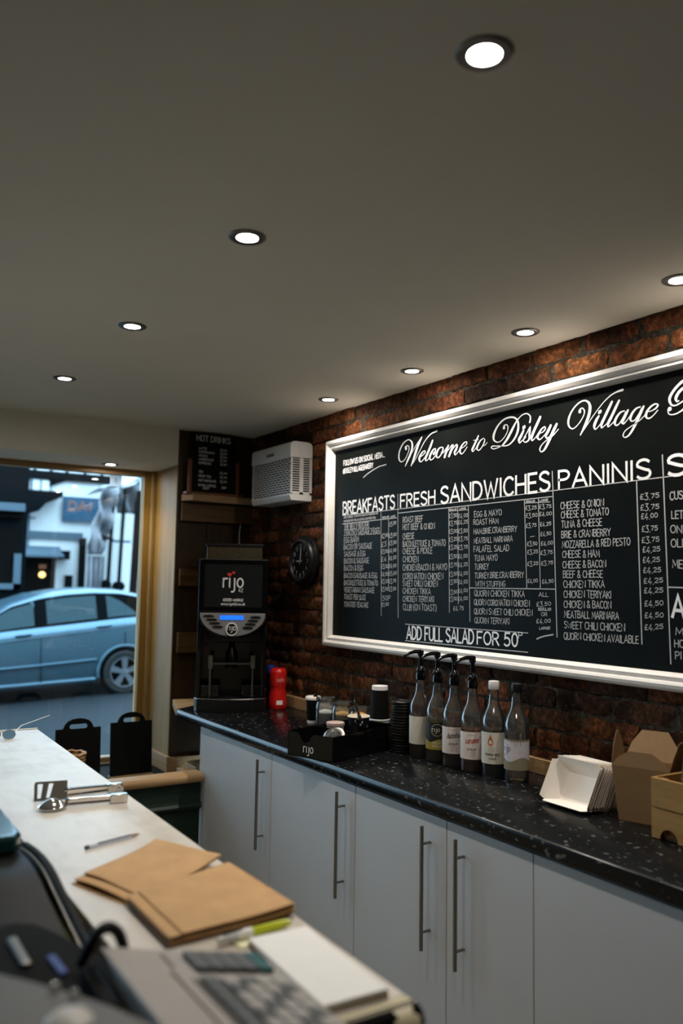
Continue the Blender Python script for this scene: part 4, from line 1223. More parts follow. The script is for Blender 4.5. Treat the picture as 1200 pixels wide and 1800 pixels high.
# wood offcuts on the platform beside the cabinet end
b1 = MB().box(-.11, .11, -.10, .10, 0, .045).obj('wood_offcut', M['oak_y'], loc=(1.945, 4.50, .4825), bevel=.003)
tag(b1, 'lower pale wood offcut lying on the window platform by the plinth', 'wood block')
qb = MB()
qb.prism([(.13, -.10, 0), (.13, .10, 0), (-.04, .10, 0)] + [(-.04 + -.06 * math.sin(R(a)), .04 + .06 * math.cos(R(a)), 0) for a in (15, 30, 45, 60, 75, 90)] + [(-.10, -.10, 0)], (0, 0, .034))
o = qb.obj('wood_offcut', M['oak_x'], loc=(1.965, 4.49, .5285), bevel=.003)
tag(o, 'upper wood offcut with a rounded corner lying on another block by the plinth', 'wood block')

# ================================================================== COFFEE MACHINE
M['panel_grey'] = plain('satin_grey_panel', (.24, .24, .245), .38, .3, var=.04)
M['lcd'] = plain('blue_display', (.01, .10, .6), .3, emit=(.012, .16, .95), estr=1.1)
M['screen'] = plain('black_screen', (.010, .011, .011), .2, coat=.2)
M['logo_white'] = plain('print_white', (.72, .72, .72), .6)
M['logo_red'] = plain('print_red', (.55, .03, .015), .6)
M['hopper'] = plain('bronze_hopper', (.05, .038, .022), .25, var=.3, scale=60)
def coffee_machine():
    t = thing('coffee_machine', 'tall gloss black coffee machine with a grey half-moon button panel', 'coffee machine', (2.018, 4.300, .9002), R(-25))
    t.scale = (.93, 1, 1)
    # body: back block, two cheeks, ceiling of the cup bay
    bd = MB().box(-.195, .195, -.04, .22, .02, .800)
    bd.box(-.198, -.172, -.205, -.03, .07, .800).box(.172, .198, -.205, -.03, .07, .800)
    bd.box(-.173, .173, -.19, -.03, .36, .53)
    bd.obj('body', M['black_gloss'], t, bevel=.006)
    tr = MB()
    fr = [(-.205, -.03)] + [(-.205, -.185), (-.19, -.215)] + [(x, -.215 - .045 * (1 - (x / .19) ** 2)) for x in (-.13, -.06, 0, .06, .13)] + [(.19, -.215), (.205, -.185), (.205, -.03)]
    tr.prism([(x, y, 0) for x, y in fr], (0, 0, .066))
    dt = tr.obj('drip_tray', M['black_plastic'], t, bevel=.004)
    lip = MB().tube([(x, y, .067) for x, y in fr[1:-1]], .0025, 6)
    lip.obj('tray_edge', M['dark_steel'], dt)
    door = MB().box(-.197, .197, -.226, -.17, .520, .806)
    dr = door.obj('door', M['black_gloss'], t, bevel=.008)
    MB().box(-.197, .197, -.2275, -.223, .8005, .8045).obj('edge_strip', M['steel'], dr)
    MB().box(-.165, .165, -.2285, -.225, .548, .776).obj('screen', M['screen'], dr)
    lw, lr = MB(), MB()
    logo(lw, lr, plane_map((-.058, -.2292, .655), (1, 0, 0), (0, 0, 1)), .047, .0075)
    lw.obj('logo_lettering', M['logo_white'], dr)
    lw = MB()
    write(lw, '42', plane_map((.030, -.2292, .630), (1, 0, 0), (0, 0, 1)), .024, .018, .0022)
    lw.obj('number_lettering', M['logo_white'], dr)
    lw = MB()
    write(lw, '03333 440042', plane_map((-.056, -.2292, .581), (1, 0, 0), (0, 0, 1)), .112, .0125, .0026)
    lw.obj('phone_lettering', M['logo_white'], dr)
    lw = MB()
    write(lw, 'www.rijo42.co.uk', plane_map((-.068, -.2292, .560), (1, 0, 0), (0, 0, 1)), .136, .0125, .0024)
    lw.obj('address_lettering', M['logo_white'], dr)
    lr.obj('logo_hearts', M['logo_red'], dr)
    # half-moon control panel
    pn = MB()
    N = 28
    pn.prism([(.186 * math.cos(math.pi + math.pi * k / N), -.222, .517 + .122 * math.sin(math.pi + math.pi * k / N) * 1.0) for k in range(N + 1)], (0, -.008, 0))
    cp = pn.obj('control_panel', M['panel_grey'], t, bevel=.0015)
    MB().tube([(.193 * math.cos(math.pi + math.pi * k / N), -.2225, .519 + .129 * math.sin(math.pi + math.pi * k / N)) for k in range(N + 1)], .006, 6).obj('panel_rim', M['black_gloss'], cp, smooth=60)
    MB().tube([(.190 * math.cos(R(a)), -.229, .517 + .126 * math.sin(R(a))) for a in range(-30, -2, 4)], .004, 6).obj('trim_strip', M['chrome'], cp)
    MB().box(-.072, .062, -.2325, -.229, .482, .505).obj('display', M['lcd'], cp)
    for sx in (-1, 1):
        for k in range(4):
            cx, cz = (-.136 + .0155 * k + .002 * k) if sx < 0 else (.130 - .014 * k), .501 - .0185 * k - (.004 if sx > 0 else 0)
            b = MB()
            b.prism([(cx + .031 * math.cos(R(a)), -.2302, cz + .0068 * math.sin(R(a))) for a in range(0, 360, 15)], (0, -.004, 0))
            bt = b.obj('button', M['black_plastic'], cp)
            MB().tube([(cx + .031 * math.cos(R(a)), -.233, cz + .0068 * math.sin(R(a))) for a in range(0, 360, 15)], .0013, 5, True).obj('button_ring', M['steel'], bt)
    bg = MB()
    bg.prism([(-.004 + .031 * math.cos(R(a)), -.2302, .432 + .031 * math.sin(R(a))) for a in range(0, 360, 12)], (0, -.005, 0))
    bd_ = bg.obj('badge', M['black_matt'], cp)
    MB().tube([(-.004 + .032 * math.cos(R(a)), -.2345, .432 + .032 * math.sin(R(a))) for a in range(0, 360, 12)], .0032, 6, True).obj('badge_ring', M['logo_white'], bd_)
    bl = MB()
    logo(bl, None, plane_map((-.028, -.2357, .427), (1, 0, 0), (0, 0, 1)), .020, .0034)
    bl.obj('badge_lettering', M['logo_white'], bd_)
    # cup shelf on two chrome posts
    for x in (-.118, .122):
        p = MB().tube([(x, -.205, .065), (x, -.205, .262)], .0075, 14)
        p.box(x - .012, x + .012, -.217, -.193, .225, .292)
        p.obj('post', M['steel'], t, smooth=40)
        MB().lathe([(0, 0), (.022, 0), (.022, .012), (.012, .02), (0, .02)], (x, -.205, .066), 16).obj('post_foot', M['black_gloss'], t, smooth=40)
    cs = MB().box(-.108, .112, -.212, -.198, .246, .251).box(-.11, .115, -.198, -.06, .247, .250)
    cs.obj('cup_shelf', M['dark_steel'], t)
    # shiny cup-stand blocks in the bay
    for x in (-.118, .118):
        MB().box(x - .055, x + .055, -.195, -.10, .068, .135).obj('bay_block', M['black_gloss'], t, bevel=.006)
    MB().lathe([(0, 0), (.035, 0), (.035, .07), (.02, .1), (.015, .14), (0, .14)], (0, -.10, .22), 20).obj('spout', M['black_gloss'], t, smooth=40)
    hp = MB().box(-.160, .165, -.12, .19, .800, .878)
    hb = hp.obj('hopper', M['hopper'], t, bevel=.004)
    MB().box(-.166, .171, -.126, .196, .876, .892).obj('hopper_lid', M['black_plastic'], hb, bevel=.004)
coffee_machine()

# ================================================================== THINGS ALONG THE WORKTOP
TOP = .9003
def face_angle(x, y):
    """heading from a spot on the worktop towards the customers' side"""
    return math.atan2(-y, -x)

def cyl_map(rfun, a_mid, z0, cx=0.0, cy=0.0):
    return lambda u, v: Vector((cx + rfun(z0 + v) * math.cos(a_mid + u / rfun(z0 + v)), cy + rfun(z0 + v) * math.sin(a_mid + u / rfun(z0 + v)), z0 + v))

def band(mb, r, a0, a1, z0, z1, n=24, wave=None):
    def f(u, v):
        a = a0 + (a1 - a0) * u
        zz = z1 if wave is None else z1 + wave(u)
        z = z0 + (zz - z0) * v
        return (r * math.cos(a), r * math.sin(a), z)
    mb.grid(f, n, 1)

def canister():
    x, y = 2.200, 4.085
    t = thing('coffee_canister', 'waisted red plastic coffee canister with a white price sticker', 'canister', (x, y, TOP))
    prof = [(0, 0), (.044, 0), (.049, .006), (.050, .03), (.049, .07), (.043, .095), (.0415, .11), (.044, .125)]
    MB().lathe(prof, seg=40).obj('body', M['red_plastic'], t, smooth=50)
    MB().lathe([(.0445, .1255), (.047, .145), (.047, .195), (.043, .212), (.030, .220), (0, .221)], seg=40).obj('lid', M['red_plastic'], t, smooth=50)
    a = face_angle(x, y)
    mb = MB()
    write(mb, 'cafe', cyl_map(lambda z: .0478, a - .1, .150), .040, .022, .0026)
    mb.obj('lettering', plain('pink_print', (.75, .35, .33), .6), t)
    mb = MB()
    band(mb, .0506, a - .12, a + .55, .028, .050)
    mb.obj('sticker', M['paper'], t)
canister()
t = thing('coffee_jar', 'dark jar with a blue lid half hidden behind the red canister', 'jar', (2.262, 4.29, TOP))
MB().lathe([(0, 0), (.023, 0), (.025, .01), (.025, .15), (.022, .17)], seg=32).obj('body', M['black_gloss'], t, smooth=50)
MB().lathe([(.0245, .170), (.0255, .174), (.0255, .208), (.0235, .213), (0, .213)], seg=32).obj('lid', M['blue_plastic'], t, smooth=50)

# paper cup with a lid
t = thing('paper_cup', 'tall black paper cup with a white sip lid beside the glass jars', 'cup', (2.14, 3.605, TOP))
MB().lathe([(0, .004), (.026, 0), (.028, .004), (.036, .118), (0, .118)], seg=32).obj('cup', M['black_matt'], t, smooth=50)
MB().lathe([(.0285, .0), (.0292, .012), (.0282, .012)], seg=32).obj('base_band', M['paper'], t, smooth=50)
lid = MB().lathe([(.038, .112), (.039, .120), (.037, .126), (.034, .128), (.033, .122), (0, .122)], seg=32).obj('lid', M['white_card'], t, smooth=40)
MB().box(-.008, .008, -.03, -.012, .1235, .140).obj('sip_tab', M['black_plastic'], lid, bevel=.002)

M['sugar'] = plain('white_sugar', (.78, .76, .73), .9, var=.06, scale=200, bump=.3)
M['brown_sugar'] = plain('brown_sugar', (.60, .34, .12), .9, var=.12, scale=150, bump=.3)
M['orange'] = plain('orange_sachets', (.75, .30, .03), .6, var=.15, scale=60)
def jar(x, y, label, fill_mat, fill_h, r=.050, h=.135):
    t = thing('glass_jar', label, 'jar', (x, y, TOP), 0, 'glass jars in front of the bricks')
    MB().lathe([(0, .001), (r - .004, .001), (r, .006), (r, h - .035), (r - .003, h - .025), (r - .007, h - .020), (r - .007, h - .014), (r - .003, h - .010), (r - .003, h), (r - .006, h), (r - .008, h - .014), (r - .010, h - .022), (r - .004, h - .036), (r - .003, .008), (0, .006)], seg=40).obj('jar', M['clear'], t, smooth=45)
    rnd = random.Random(int(x * 1000))
    pr = [(0, .007), (r - .0045, .009), (r - .0045, fill_h - .006), (r * .6, fill_h + .002), (r * .25, fill_h + .008), (0, fill_h + .009)]
    MB().lathe(pr, seg=32).obj('contents', fill_mat, t, smooth=40)
jar(2.14, 3.486, 'glass jar two thirds empty with white sugar', M['sugar'], .070)
jar(2.16, 3.370, 'glass jar with a mound of light brown sugar, between the other two jars', M['brown_sugar'], .076, h=.128)
jar(2.18, 3.250, 'glass jar with something orange inside, next to the upturned black cup', M['orange'], .085, h=.118)

# stack of black lids
def lids():
    rnd = random.Random(5)
    first = None
    for k in range(18):
        z = TOP + .0115 * k
        lx, ly = 2.092 + rnd.uniform(-.0015, .0015), 2.808 + rnd.uniform(-.0015, .0015)
        if first is None:
            first = thing('cup_lid', 'black plastic cup lid in the ribbed stack beside the pump bottles', 'cup lid', (lx, ly, z), 0, 'stack of black cup lids')
            MB().lathe([(.0425, 0), (.0435, .002), (.0435, .007), (.0405, .010), (.037, .011), (.035, .0085), (0, .0085)], seg=36).obj('shell', M['black_plastic'], first, smooth=40)
        else:
            dup(first, (lx, ly, z), rnd.uniform(0, 3))
lids()

# ---- condiment organiser
def organiser():
    ang = R(18)
    ox, oy = 1.725, 2.752
    t = thing('condiment_tray', 'long black plastic condiment tray standing across the worktop by the bottles', 'tray', (ox, oy, TOP), ang)
    Lx, Wy, H, th = .50, .235, .095, .004
    mb = MB()
    mb.box(0, Lx, 0, Wy, 0, .005)
    mb.box(0, Lx, 0, th, 0, H).box(0, Lx, Wy - th, Wy, 0, H).box(Lx - th, Lx, 0, Wy, 0, H)
    # front with a scooped lip
    sc = [(0, 0, 0), (0, 0, H), (0, .095, H * .98), (0, .112, H * .86), (0, .122, H * .66), (0, .140, H * .55), (0, .158, H * .62), (0, .172, H * .84), (0, .190, H * .97), (0, Wy, H), (0, Wy, 0)]
    mb.prism(sc, (th, 0, 0))
    mb.box(.175, .175 + th, 0, Wy, 0, H * .95).box(.285, .285 + th, 0, Wy, 0, H * .95)
    mb.box(.405, Lx, 0, Wy, 0, .098)
    mb.obj('tray', M['black_gloss'], t)
    lw = MB()
    logo(lw, None, plane_map((-.0008, .150, .022), (0, -1, 0), (0, 0, 1)), .021, .0032)
    lw.obj('logo_lettering', M['logo_white'], t)
    mat = Matrix.Rotation(ang, 4, 'Z')
    def P(x, y, z):
        return Vector((ox, oy, TOP)) + mat @ Vector((x, y, z))
    d = thing('dome_lid', 'clear plastic dome lid with a pale rim in the front of the condiment tray', 'lid', P(.098, .080, .062), ang)
    d.rotation_euler = (R(-6), R(-52), ang)
    MB().lathe([(.046, 0), (.043, .018), (.034, .034), (.018, .044), (0, .046)], seg=36).obj('dome', M['clear'], d, smooth=50)
    MB().lathe([(.042, -.002), (.0545, -.001), (.0555, .004), (.050, .010), (.042, .006), (.042, -.002)], seg=36).obj('rim', M['white_card'], d, smooth=50)
    tb = thing('plastic_tub', 'small round tub with a pinkish translucent lid in the condiment tray', 'tub', P(.238, .188, .0055))
    MB().lathe([(0, 0), (.028, 0), (.036, .088), (0, .088)], seg=32).obj('tub', plain('frosted_plastic', (.40, .37, .35), .4), tb, smooth=50)
    MB().lathe([(.0375, .086), (.0385, .090), (.038, .099), (.033, .101), (.032, .098), (0, .098)], seg=32).obj('lid', plain('pink_lid', (.50, .37, .33), .3), tb, smooth=50)
    c = thing('paper_cup', 'open black paper cup with a pale inside and rim standing in the condiment tray', 'cup', P(.345, .150, .0055))
    MB().lathe([(0, .0), (.032, 0), (.0465, .114)], seg=36).obj('cup', M['black_matt'], c, smooth=50)
    MB().lathe([(.0465, .114), (.0485, .117), (.0465, .120), (.045, .116), (.042, .095), (.02, .092), (0, .092)], seg=36).obj('lining', plain('cup_card', (.74, .66, .50), .6), c, smooth=50)
    s = thing('scissors', 'black handled scissors leaning across the open cup in the condiment tray', 'scissors', P(.258, .066, .109))
    s.rotation_euler = (R(-38), R(14), ang + R(-10))
    sm = MB()
    for sg in (-1, 1):
        ring = [(sg * .019 + .014 * math.cos(R(a)), .0, .016 * math.sin(R(a))) for a in range(0, 360, 30)]
        sm.tube(ring, .0042, 8, True)
        sm.tube([(sg * .010, 0, .013), (sg * .003, 0, .045), (0, 0, .060)], .0045, 8)
    sm.obj('handles', M['black_gloss'], s, smooth=50)
    MB().prism([(-.006, 0, .055), (.006, 0, .055), (.004, 0, .105), (0, 0, .118), (-.003, 0, .105)], (0, .0024, 0)).obj('blades', M['black_gloss'], s)
    sp = MB().lathe([(0, 0), (.020, .001), (.028, .007), (.0295, .012), (.0275, .012), (.019, .004), (0, .0035)], seg=28).obj('sauce_pot', M['clear'], loc=P(.050, .150, .034), rot=(0, R(-25), 0), smooth=50)
    tag(sp, 'tiny clear sauce pot peeping over the scooped lip of the condiment tray', 'sauce pot')
    u = thing('upturned_cup', 'large black paper cup standing upside down at the back of the condiment tray', 'cup', P(.455, .122, .0985))
    MB().lathe([(.044, .006), (.043, .02), (.0345, .130)], seg=40).obj('cup', M['black_matt'], u, smooth=50)
    MB().lathe([(.0445, 0), (.0460, .003), (.0445, .007), (.042, .006)], seg=40).obj('rim', M['paper'], u, smooth=50)
    MB().lathe([(.0348, .128), (.0340, .145), (.0325, .145), (.032, .140), (0, .140)], seg=40).obj('base_band', M['paper'], u, smooth=40)
organiser()

# ---- syrup bottles
M['clear2'] = glass('bottle_glass', (.88, .91, .90), .03, .06, .035)
M['label_cream'] = plain('label_cream', (.66, .62, .52), .7, var=.04)
M['label_pink'] = plain('label_pinkish', (.72, .63, .58), .7, var=.05)
M['label_black'] = plain('label_black', (.012, .011, .010), .6)
M['label_gold'] = plain('label_gold', (.36, .28, .045), .6)
M['label_lilac'] = plain('label_lilac', (.62, .58, .62), .7)
M['label_taupe'] = plain('label_taupe', (.25, .22, .14), .7)
M['ink_dark'] = plain('ink_dark', (.07, .055, .05), .7)
M['ink_red'] = plain('ink_red', (.42, .05, .03), .7)
M['ink_flame'] = plain('ink_flame', (.50, .10, .02), .6)
M['white_cap'] = plain('white_cap', (.62, .62, .62), .35)
def bottle(x, y, label, liquid, level, style, cap):
    t = thing('syrup_bottle', label, 'bottle', (x, y, TOP), 0, 'syrup bottles in a row on the worktop')
    r = .0435
    prof = [(0, .004), (r - .010, .001), (r - .003, .0), (r, .005), (r, .196), (r - .002, .206), (r - .008, .221), (.026, .240), (.021, .255), (.0178, .285), (.0165, .308), (.0175, .310), (.0175, .316), (.0150, .318)]
    MB().lathe(prof, seg=48, flute=.006, nfl=24).obj('glass', M['clear2'], t, smooth=60)
    if liquid:
        lm = plain('syrup', liquid, .12, var=.1, coat=.4)
        q = [(0, .006), (r - .004, .006), (r - .0028, .010), (r - .0028, min(level, .196))]
        if level > .196:
            q.append((r - .005, level))
        q.append((0, level))
        MB().lathe(q, seg=40).obj('syrup', lm, t, smooth=40)
    a = face_angle(x, y)
    R0 = r + .0006
    cm = lambda z0, da=0.0: cyl_map(lambda z: R0 + .0005, a + da, z0)
    lt = MB()
    if style == 'plain':
        mb = MB(); band(mb, R0, a - 1.9, a + 1.9, .052, .160); mb.obj('label', M['label_cream'], t, smooth=60)
        for k in range(16):
            write(lt, '-' * 9, cm(.066 + .0054 * k, .08), .034, .0022, .0007)
        lt.obj('label_print', M['ink_dark'], t)
    elif style == 'gold':
        mb = MB(); band(mb, R0, a - 1.9, a + 1.9, .048, .150); mb.obj('label', M['label_black'], t, smooth=60)
        mb = MB(); band(mb, R0 + .0003, a - 1.9, a + 1.9, .048, .082, 40, lambda u: .006 * math.sin(u * 14)); mb.obj('label_band', M['label_gold'], t, smooth=60)
        logo(lt, None, cm(.116, -.42), .012, .0022)
        c = cm(.122)
        for k in range(30):
            A0, A1 = 2 * math.pi * k / 30, 2 * math.pi * (k + 1) / 30
            lt.face([c(.024 * math.cos(A0), .023 * math.sin(A0)), c(.024 * math.cos(A1), .023 * math.sin(A1)), c(.0225 * math.cos(A1), .0215 * math.sin(A1)), c(.0225 * math.cos(A0), .0215 * math.sin(A0))])
        write(lt, 'FRENCH', cm(.070, -.42), .034, .008, .0016)
        write(lt, 'VANILLA', cm(.058, -.42), .036, .008, .0016)
        lt.obj('label_print', plain('print_pale_gold', (.55, .52, .38), .6), t)
    elif style in ('hazelnut', 'caramel'):
        z0 = .050 if style == 'hazelnut' else .048
        mb = MB(); band(mb, R0, a - 1.9, a + 1.9, z0, z0 + .098); mb.obj('label', M['label_pink'], t, smooth=60)
        ink = MB()
        c = cm(z0 + .056, -.62)
        write(ink, style, lambda u, v: c(u + v * .35, v + u * .10), .052, .022, .0022)
        ink.obj('flavour_lettering', M['ink_dark'] if style == 'hazelnut' else M['ink_red'], t)
        write(lt, 'SYRUP', cm(z0 + .032, -.45), .034, .0075, .0012)
        write(lt, '-------', cm(z0 + .086, -.45), .032, .004, .0012)
        for k in range(4):
            write(lt, '-' * 7, cm(z0 + .010 + .005 * k, -.25), .024, .0022, .0007)
        lt.obj('label_print', M['ink_dark'], t)
    elif style == 'flame':
        mb = MB(); band(mb, R0, a - 1.9, a + 1.9, .048, .158); mb.obj('label', M['label_cream'], t, smooth=60)
        fm = MB()
        c = cm(.112, -.28)
        fm.face([c(u, v) for u, v in ((0, .040), (.003, .030), (.0085, .019), (.010, .010), (.007, .002), (0, -.001), (-.007, .002), (-.010, .010), (-.0085, .019), (-.003, .030))])
        fm.obj('flame_mark', M['ink_flame'], t)
        for k in range(3):
            write(lt, '-' * 8, cm(.103 - .006 * k, -.45), .024, .0022, .0008)
        write(lt, 'PUMPKIN SPICE', cm(.077, -.72), .054, .0075, .0013)
        write(lt, 'SYRUP', cm(.063, -.42), .026, .0065, .0011)
        lt.obj('label_print', M['ink_dark'], t)
    else:
        mb = MB(); band(mb, R0, a - 1.9, a + 1.9, .042, .146); mb.obj('label', M['label_lilac'], t, smooth=60)
        mb = MB(); band(mb, R0 + .0003, a - 1.9, a + 1.9, .042, .078, 40, lambda u: .008 * math.sin(u * 11 + 1)); band(mb, R0 + .0003, a - 1.9, a + 1.9, .140, .146)
        for da, ln in ((-.2, .012), (-.05, .018), (.12, .009), (.3, .016), (-.4, .008)):
            band(mb, R0 + .0003, a + da - .02, a + da + .02, .141 - ln, .141, 2)
        mb.obj('label_band', M['label_taupe'], t, smooth=60)
        logo(lt, None, cm(.106, -1.15), .012, .002)
        c = cm(.112, -.72)
        for k in range(30):
            A0, A1 = 2 * math.pi * k / 30, 2 * math.pi * (k + 1) / 30
            lt.face([c(.022 * math.cos(A0) - .02, .022 * math.sin(A0)), c(.022 * math.cos(A1) - .02, .022 * math.sin(A1)), c(.0207 * math.cos(A1) - .02, .0207 * math.sin(A1)), c(.0207 * math.cos(A0) - .02, .0207 * math.sin(A0))])
        lt.obj('label_print', M['ink_dark'], t)
    if cap in ('white', 'black'):
        cp = MB().lathe([(.0185, .306), (.0192, .308), (.0192, .333), (.0175, .336), (0, .336)], seg=36, flute=.012, nfl=18)
        cp.obj('cap', M['white_cap'] if cap == 'white' else M['black_plastic'], t, smooth=50)
    else:
        pm = MB().lathe([(.0195, .300), (.0195, .322), (.017, .326), (.017, .334), (.0195, .337), (.017, .345), (.012, .352), (.0085, .356), (.0085, .400), (0, .400)], seg=28)
        pu = pm.obj('pump', M['black_gloss'], t, smooth=40)
        hd = MB().lathe([(.010, .394), (.0125, .398), (.0125, .414), (.010, .418), (0, .418)], seg=20)
        hd.tube([(0, 0, .412), (-.030, 0, .413), (-.060, 0, .407), (-.082, 0, .396), (-.088, 0, .388)], [.0085, .0075, .006, .005, .0045], 10)
        hd.obj('nozzle', M['black_gloss'], pu, smooth=50)
        MB().tube([(0, 0, .30), (.002, 0, .02)], .003, 6).obj('dip_tube', M['clear2'], t)
bottle(2.108, 2.708, 'pump syrup bottle of red-brown syrup with a plain cream small-print label', (.14, .030, .008), .205, 'plain', 'pump')
bottle(2.112, 2.606, 'pump syrup bottle with a black and gold label', (.26, .15, .02), .158, 'gold', 'pump')
bottle(2.112, 2.505, 'pump syrup bottle with a pale label reading hazelnut', (.12, .026, .008), .155, 'hazelnut', 'pump')
bottle(2.112, 2.400, 'pump syrup bottle with a red word caramel on a pale label', (.42, .10, .012), .152, 'caramel', 'pump')
bottle(2.128, 2.302, 'syrup bottle with a white screw cap and a red flame on its cream label', (.006, .005, .004), .166, 'flame', 'white')
bottle(2.146, 2.205, 'clear syrup bottle with a black screw cap and a lilac dripping label', None, 0, 'clear', 'black')

# ---- stack of white paper food trays, lying on their sides
def trays():
    rnd = random.Random(11)
    ang = R(-58)
    def make(label):
        t = thing('food_tray', label, 'food tray', (0, 0, 0), 0, 'white paper food trays nested in a stack')
        a, b, A, B, h = .062, .045, .096, .075, .055      # half sizes of base and rim, depth
        q = [(-a, -b), (a, -b), (a, b), (-a, b)]
        Q = [(-A, -B), (A, -B), (A, B), (-A, B)]
        sh_ = MB()
        sh_.face([(x, y, 0) for x, y in q])
        sh_.obj('base', M['white_card'], t, solid=.0008)
        for k in range(4):
            k2 = (k + 1) % 4
            w = MB()
            c1, c2 = Vector((*q[k], 0)), Vector((*q[k2], 0))
            C1, C2 = Vector((*Q[k], h)), Vector((*Q[k2], h))
            m1, m2 = C1.lerp(C2, .10), C1.lerp(C2, .90)
            w.face([c1, c2, c2.lerp(C2, .72), m2, m1, c1.lerp(C1, .72)])
            w.obj('side', M['white_card'], t, solid=.0008)
        return t
    return make
# (placed below with the kraft boxes)
make_tray = trays()
tr0 = None
_rnd = random.Random(2)
_t = math.atan2(.030, .055)
_Zl, _Xl = Vector((-math.cos(_t), 0, math.sin(_t))), Vector((0, -1, 0))
_rot = Matrix((_Xl, _Zl.cross(_Xl), _Zl)).transposed()
for k in range(13):
    # opening tipped up towards the aisle, the near side lying flat on the worktop
    low = Vector((1.985 + .0078 * k + (.003 if k else 0), 1.850 + (_rnd.uniform(-.003, .003) if k else 0), TOP + .0125 - .00085 * k))
    p = low + _rot @ Vector((0, .075, -.055))
    if tr0 is None:
        tr0 = make_tray('front white paper food tray of the stack, its empty inside facing the room')
        tr0.location = p
        tr0.rotation_euler = _rot.to_euler()
    else:
        e = (_rot @ Matrix.Rotation(_rnd.uniform(-.02, .02), 3, 'Z')).to_euler()
        dup(tr0, p, rot=e, label='white paper food tray nested behind the front one, showing only its edge')

def kraft_box(label, shift, rot, scale=1.0):
    t = thing('food_box', label, 'food box', shift, rot)
    w, d, h, e = .066 * scale, .052 * scale, .158 * scale, 1.24
    b = [Vector((-w, -d, 0)), Vector((w, -d, 0)), Vector((w, d, 0)), Vector((-w, d, 0))]
    T = [Vector((v.x * e, v.y * e, h)) for v in b]
    body = MB()
    body.face(b)
    for k in range(4):
        body.face([b[k], b[(k + 1) % 4], T[(k + 1) % 4], T[k]])
    body.obj('body', M['kraft_card'], t, solid=.0012)
    for k, (ht, cut, lean) in enumerate(((.044, .30, -.006), (.075, .30, .018), (.085, .26, .035), (.092, .42, .002))):
        c1, c2 = T[k], T[(k + 1) % 4]
        mid = (b[k] + b[(k + 1) % 4]) / 2
        out = Vector((mid.x, mid.y, 0)).normalized()
        up = Vector((0, 0, ht * scale)) + out * lean
        f = MB()
        f.face([c1, c2, c2.lerp(c1, cut * .35) + up * .55, c2.lerp(c1, cut) + up, c1.lerp(c2, cut) + up, c1.lerp(c2, cut * .35) + up * .55])
        f.obj('flap', M['kraft_card'], t, solid=.0012)
    return t
kraft_box('tall brown kraft food box with open flaps between the white trays and the wooden crate', (2.128, 1.648, TOP), R(-68))

def crate():
    t = thing('wooden_crate', 'pine slatted crate at the right end of the worktop', 'crate', (1.990, 1.527, TOP))
    L, D = .42, .27
    up = MB().box(0, .010, -L, 0, .084, .162).obj('front_slat', M['pine'], t, bevel=.0012)
    poly = [(0, -L, .002), (0, -L, .080), (0, 0, .080), (0, 0, .002), (0, -.026, .002)] + [(0, -.054 + .028 * math.cos(R(a)), .002 + .030 * math.sin(R(a))) for a in range(15, 180, 15)] + [(0, -.082, .002)]
    MB().prism(poly, (.010, 0, 0)).obj('front_slat', M['pine'], t)
    for z0, z1 in ((.002, .080), (.084, .162)):
        MB().box(.010, D, -.010, 0, z0, z1).obj('side_slat', wood('pine_side', (.22, .115, .033), (.38, .23, .08), 'x'), t, bevel=.0012)
        MB().box(.010, D, -L, -L + .01, z0, z1).obj('side_slat', M['pine'], t)
        MB().box(D - .01, D, -L + .01, -.01, z0, z1).obj('back_slat', M['pine'], t)
    for x in (.010, D - .034):
        for y in (-.034, -L + .010):
            MB().box(x, x + .024, y, y + .024, .002, .158).obj('corner_post', M['pine'], t)
    MB().box(.010, D - .01, -L + .01, -.01, .002, .010).obj('base', M['brown_wood'], t)
    for z in (.100, .146):
        MB().lathe([(0, -.0006), (.0028, -.0006), (.0028, 0)], (0, -.018, z), 10, 'x').obj('nail', M['dark_steel'], t)
crate()
fb = kraft_box('brown kraft food box standing inside the wooden crate', (2.112, 1.400, TOP + .012), R(-80), .95)

# ================================================================== WINDOW BOARDS
def a_board(x, y, rz, label):
    t = thing('table_chalkboard', label, 'chalkboard', (x, y, .4825), rz, 'blank black handled boards in the window')
    W, H = .119, .318
    tl = Matrix.Rotation(R(-4), 4, 'X')
    out = [(-W, .02), (W, .02), (W, H), (W * .68, H)] + [(W * .55 * math.cos(R(a)) * 1.12, H + .012 + .040 * math.sin(R(a))) for a in (15, 40, 65, 90, 115, 140, 165)] + [(-W * .68, H), (-W, H)]
    hole = []
    hw, hc, hr = .036, H + .010, .012
    for a in range(-90, 91, 30):
        hole.append((hw + hr * math.cos(R(a)), hc + hr * math.sin(R(a))))
    for a in range(90, 271, 30):
        hole.append((-hw + hr * math.cos(R(a)), hc + hr * math.sin(R(a))))
    bm = bmesh.new()
    def loop(pts, y_):
        vs = [bm.verts.new(tl @ Vector((px, y_, pz))) for px, pz in pts]
        return vs, [bm.edges.new((vs[i], vs[(i + 1) % len(vs)])) for i in range(len(vs))]
    o1, e1 = loop(out, -.005)
    h1, f1 = loop(hole, -.005)
    bmesh.ops.triangle_fill(bm, edges=e1 + f1, use_beauty=True)
    ex = bmesh.ops.extrude_face_region(bm, geom=bm.faces[:])
    for v in ex['geom']:
        if isinstance(v, bmesh.types.BMVert):
            v.co += tl.to_3x3() @ Vector((0, .010, 0))
    mb = MB()
    mb.bm.free()
    mb.bm = bm
    mb.obj('board', M['black_matt'], t)
    MB().box(-W, W, -.028, .034, 0, .032).obj('base', M['oak_x'], t, bevel=.002)
    return t
a_board(1.575, 4.610, R(2), 'black handled board standing next to the oak window jamb')
a_board(1.258, 4.520, R(2), 'black handled board partly hidden by the serving counter corner')
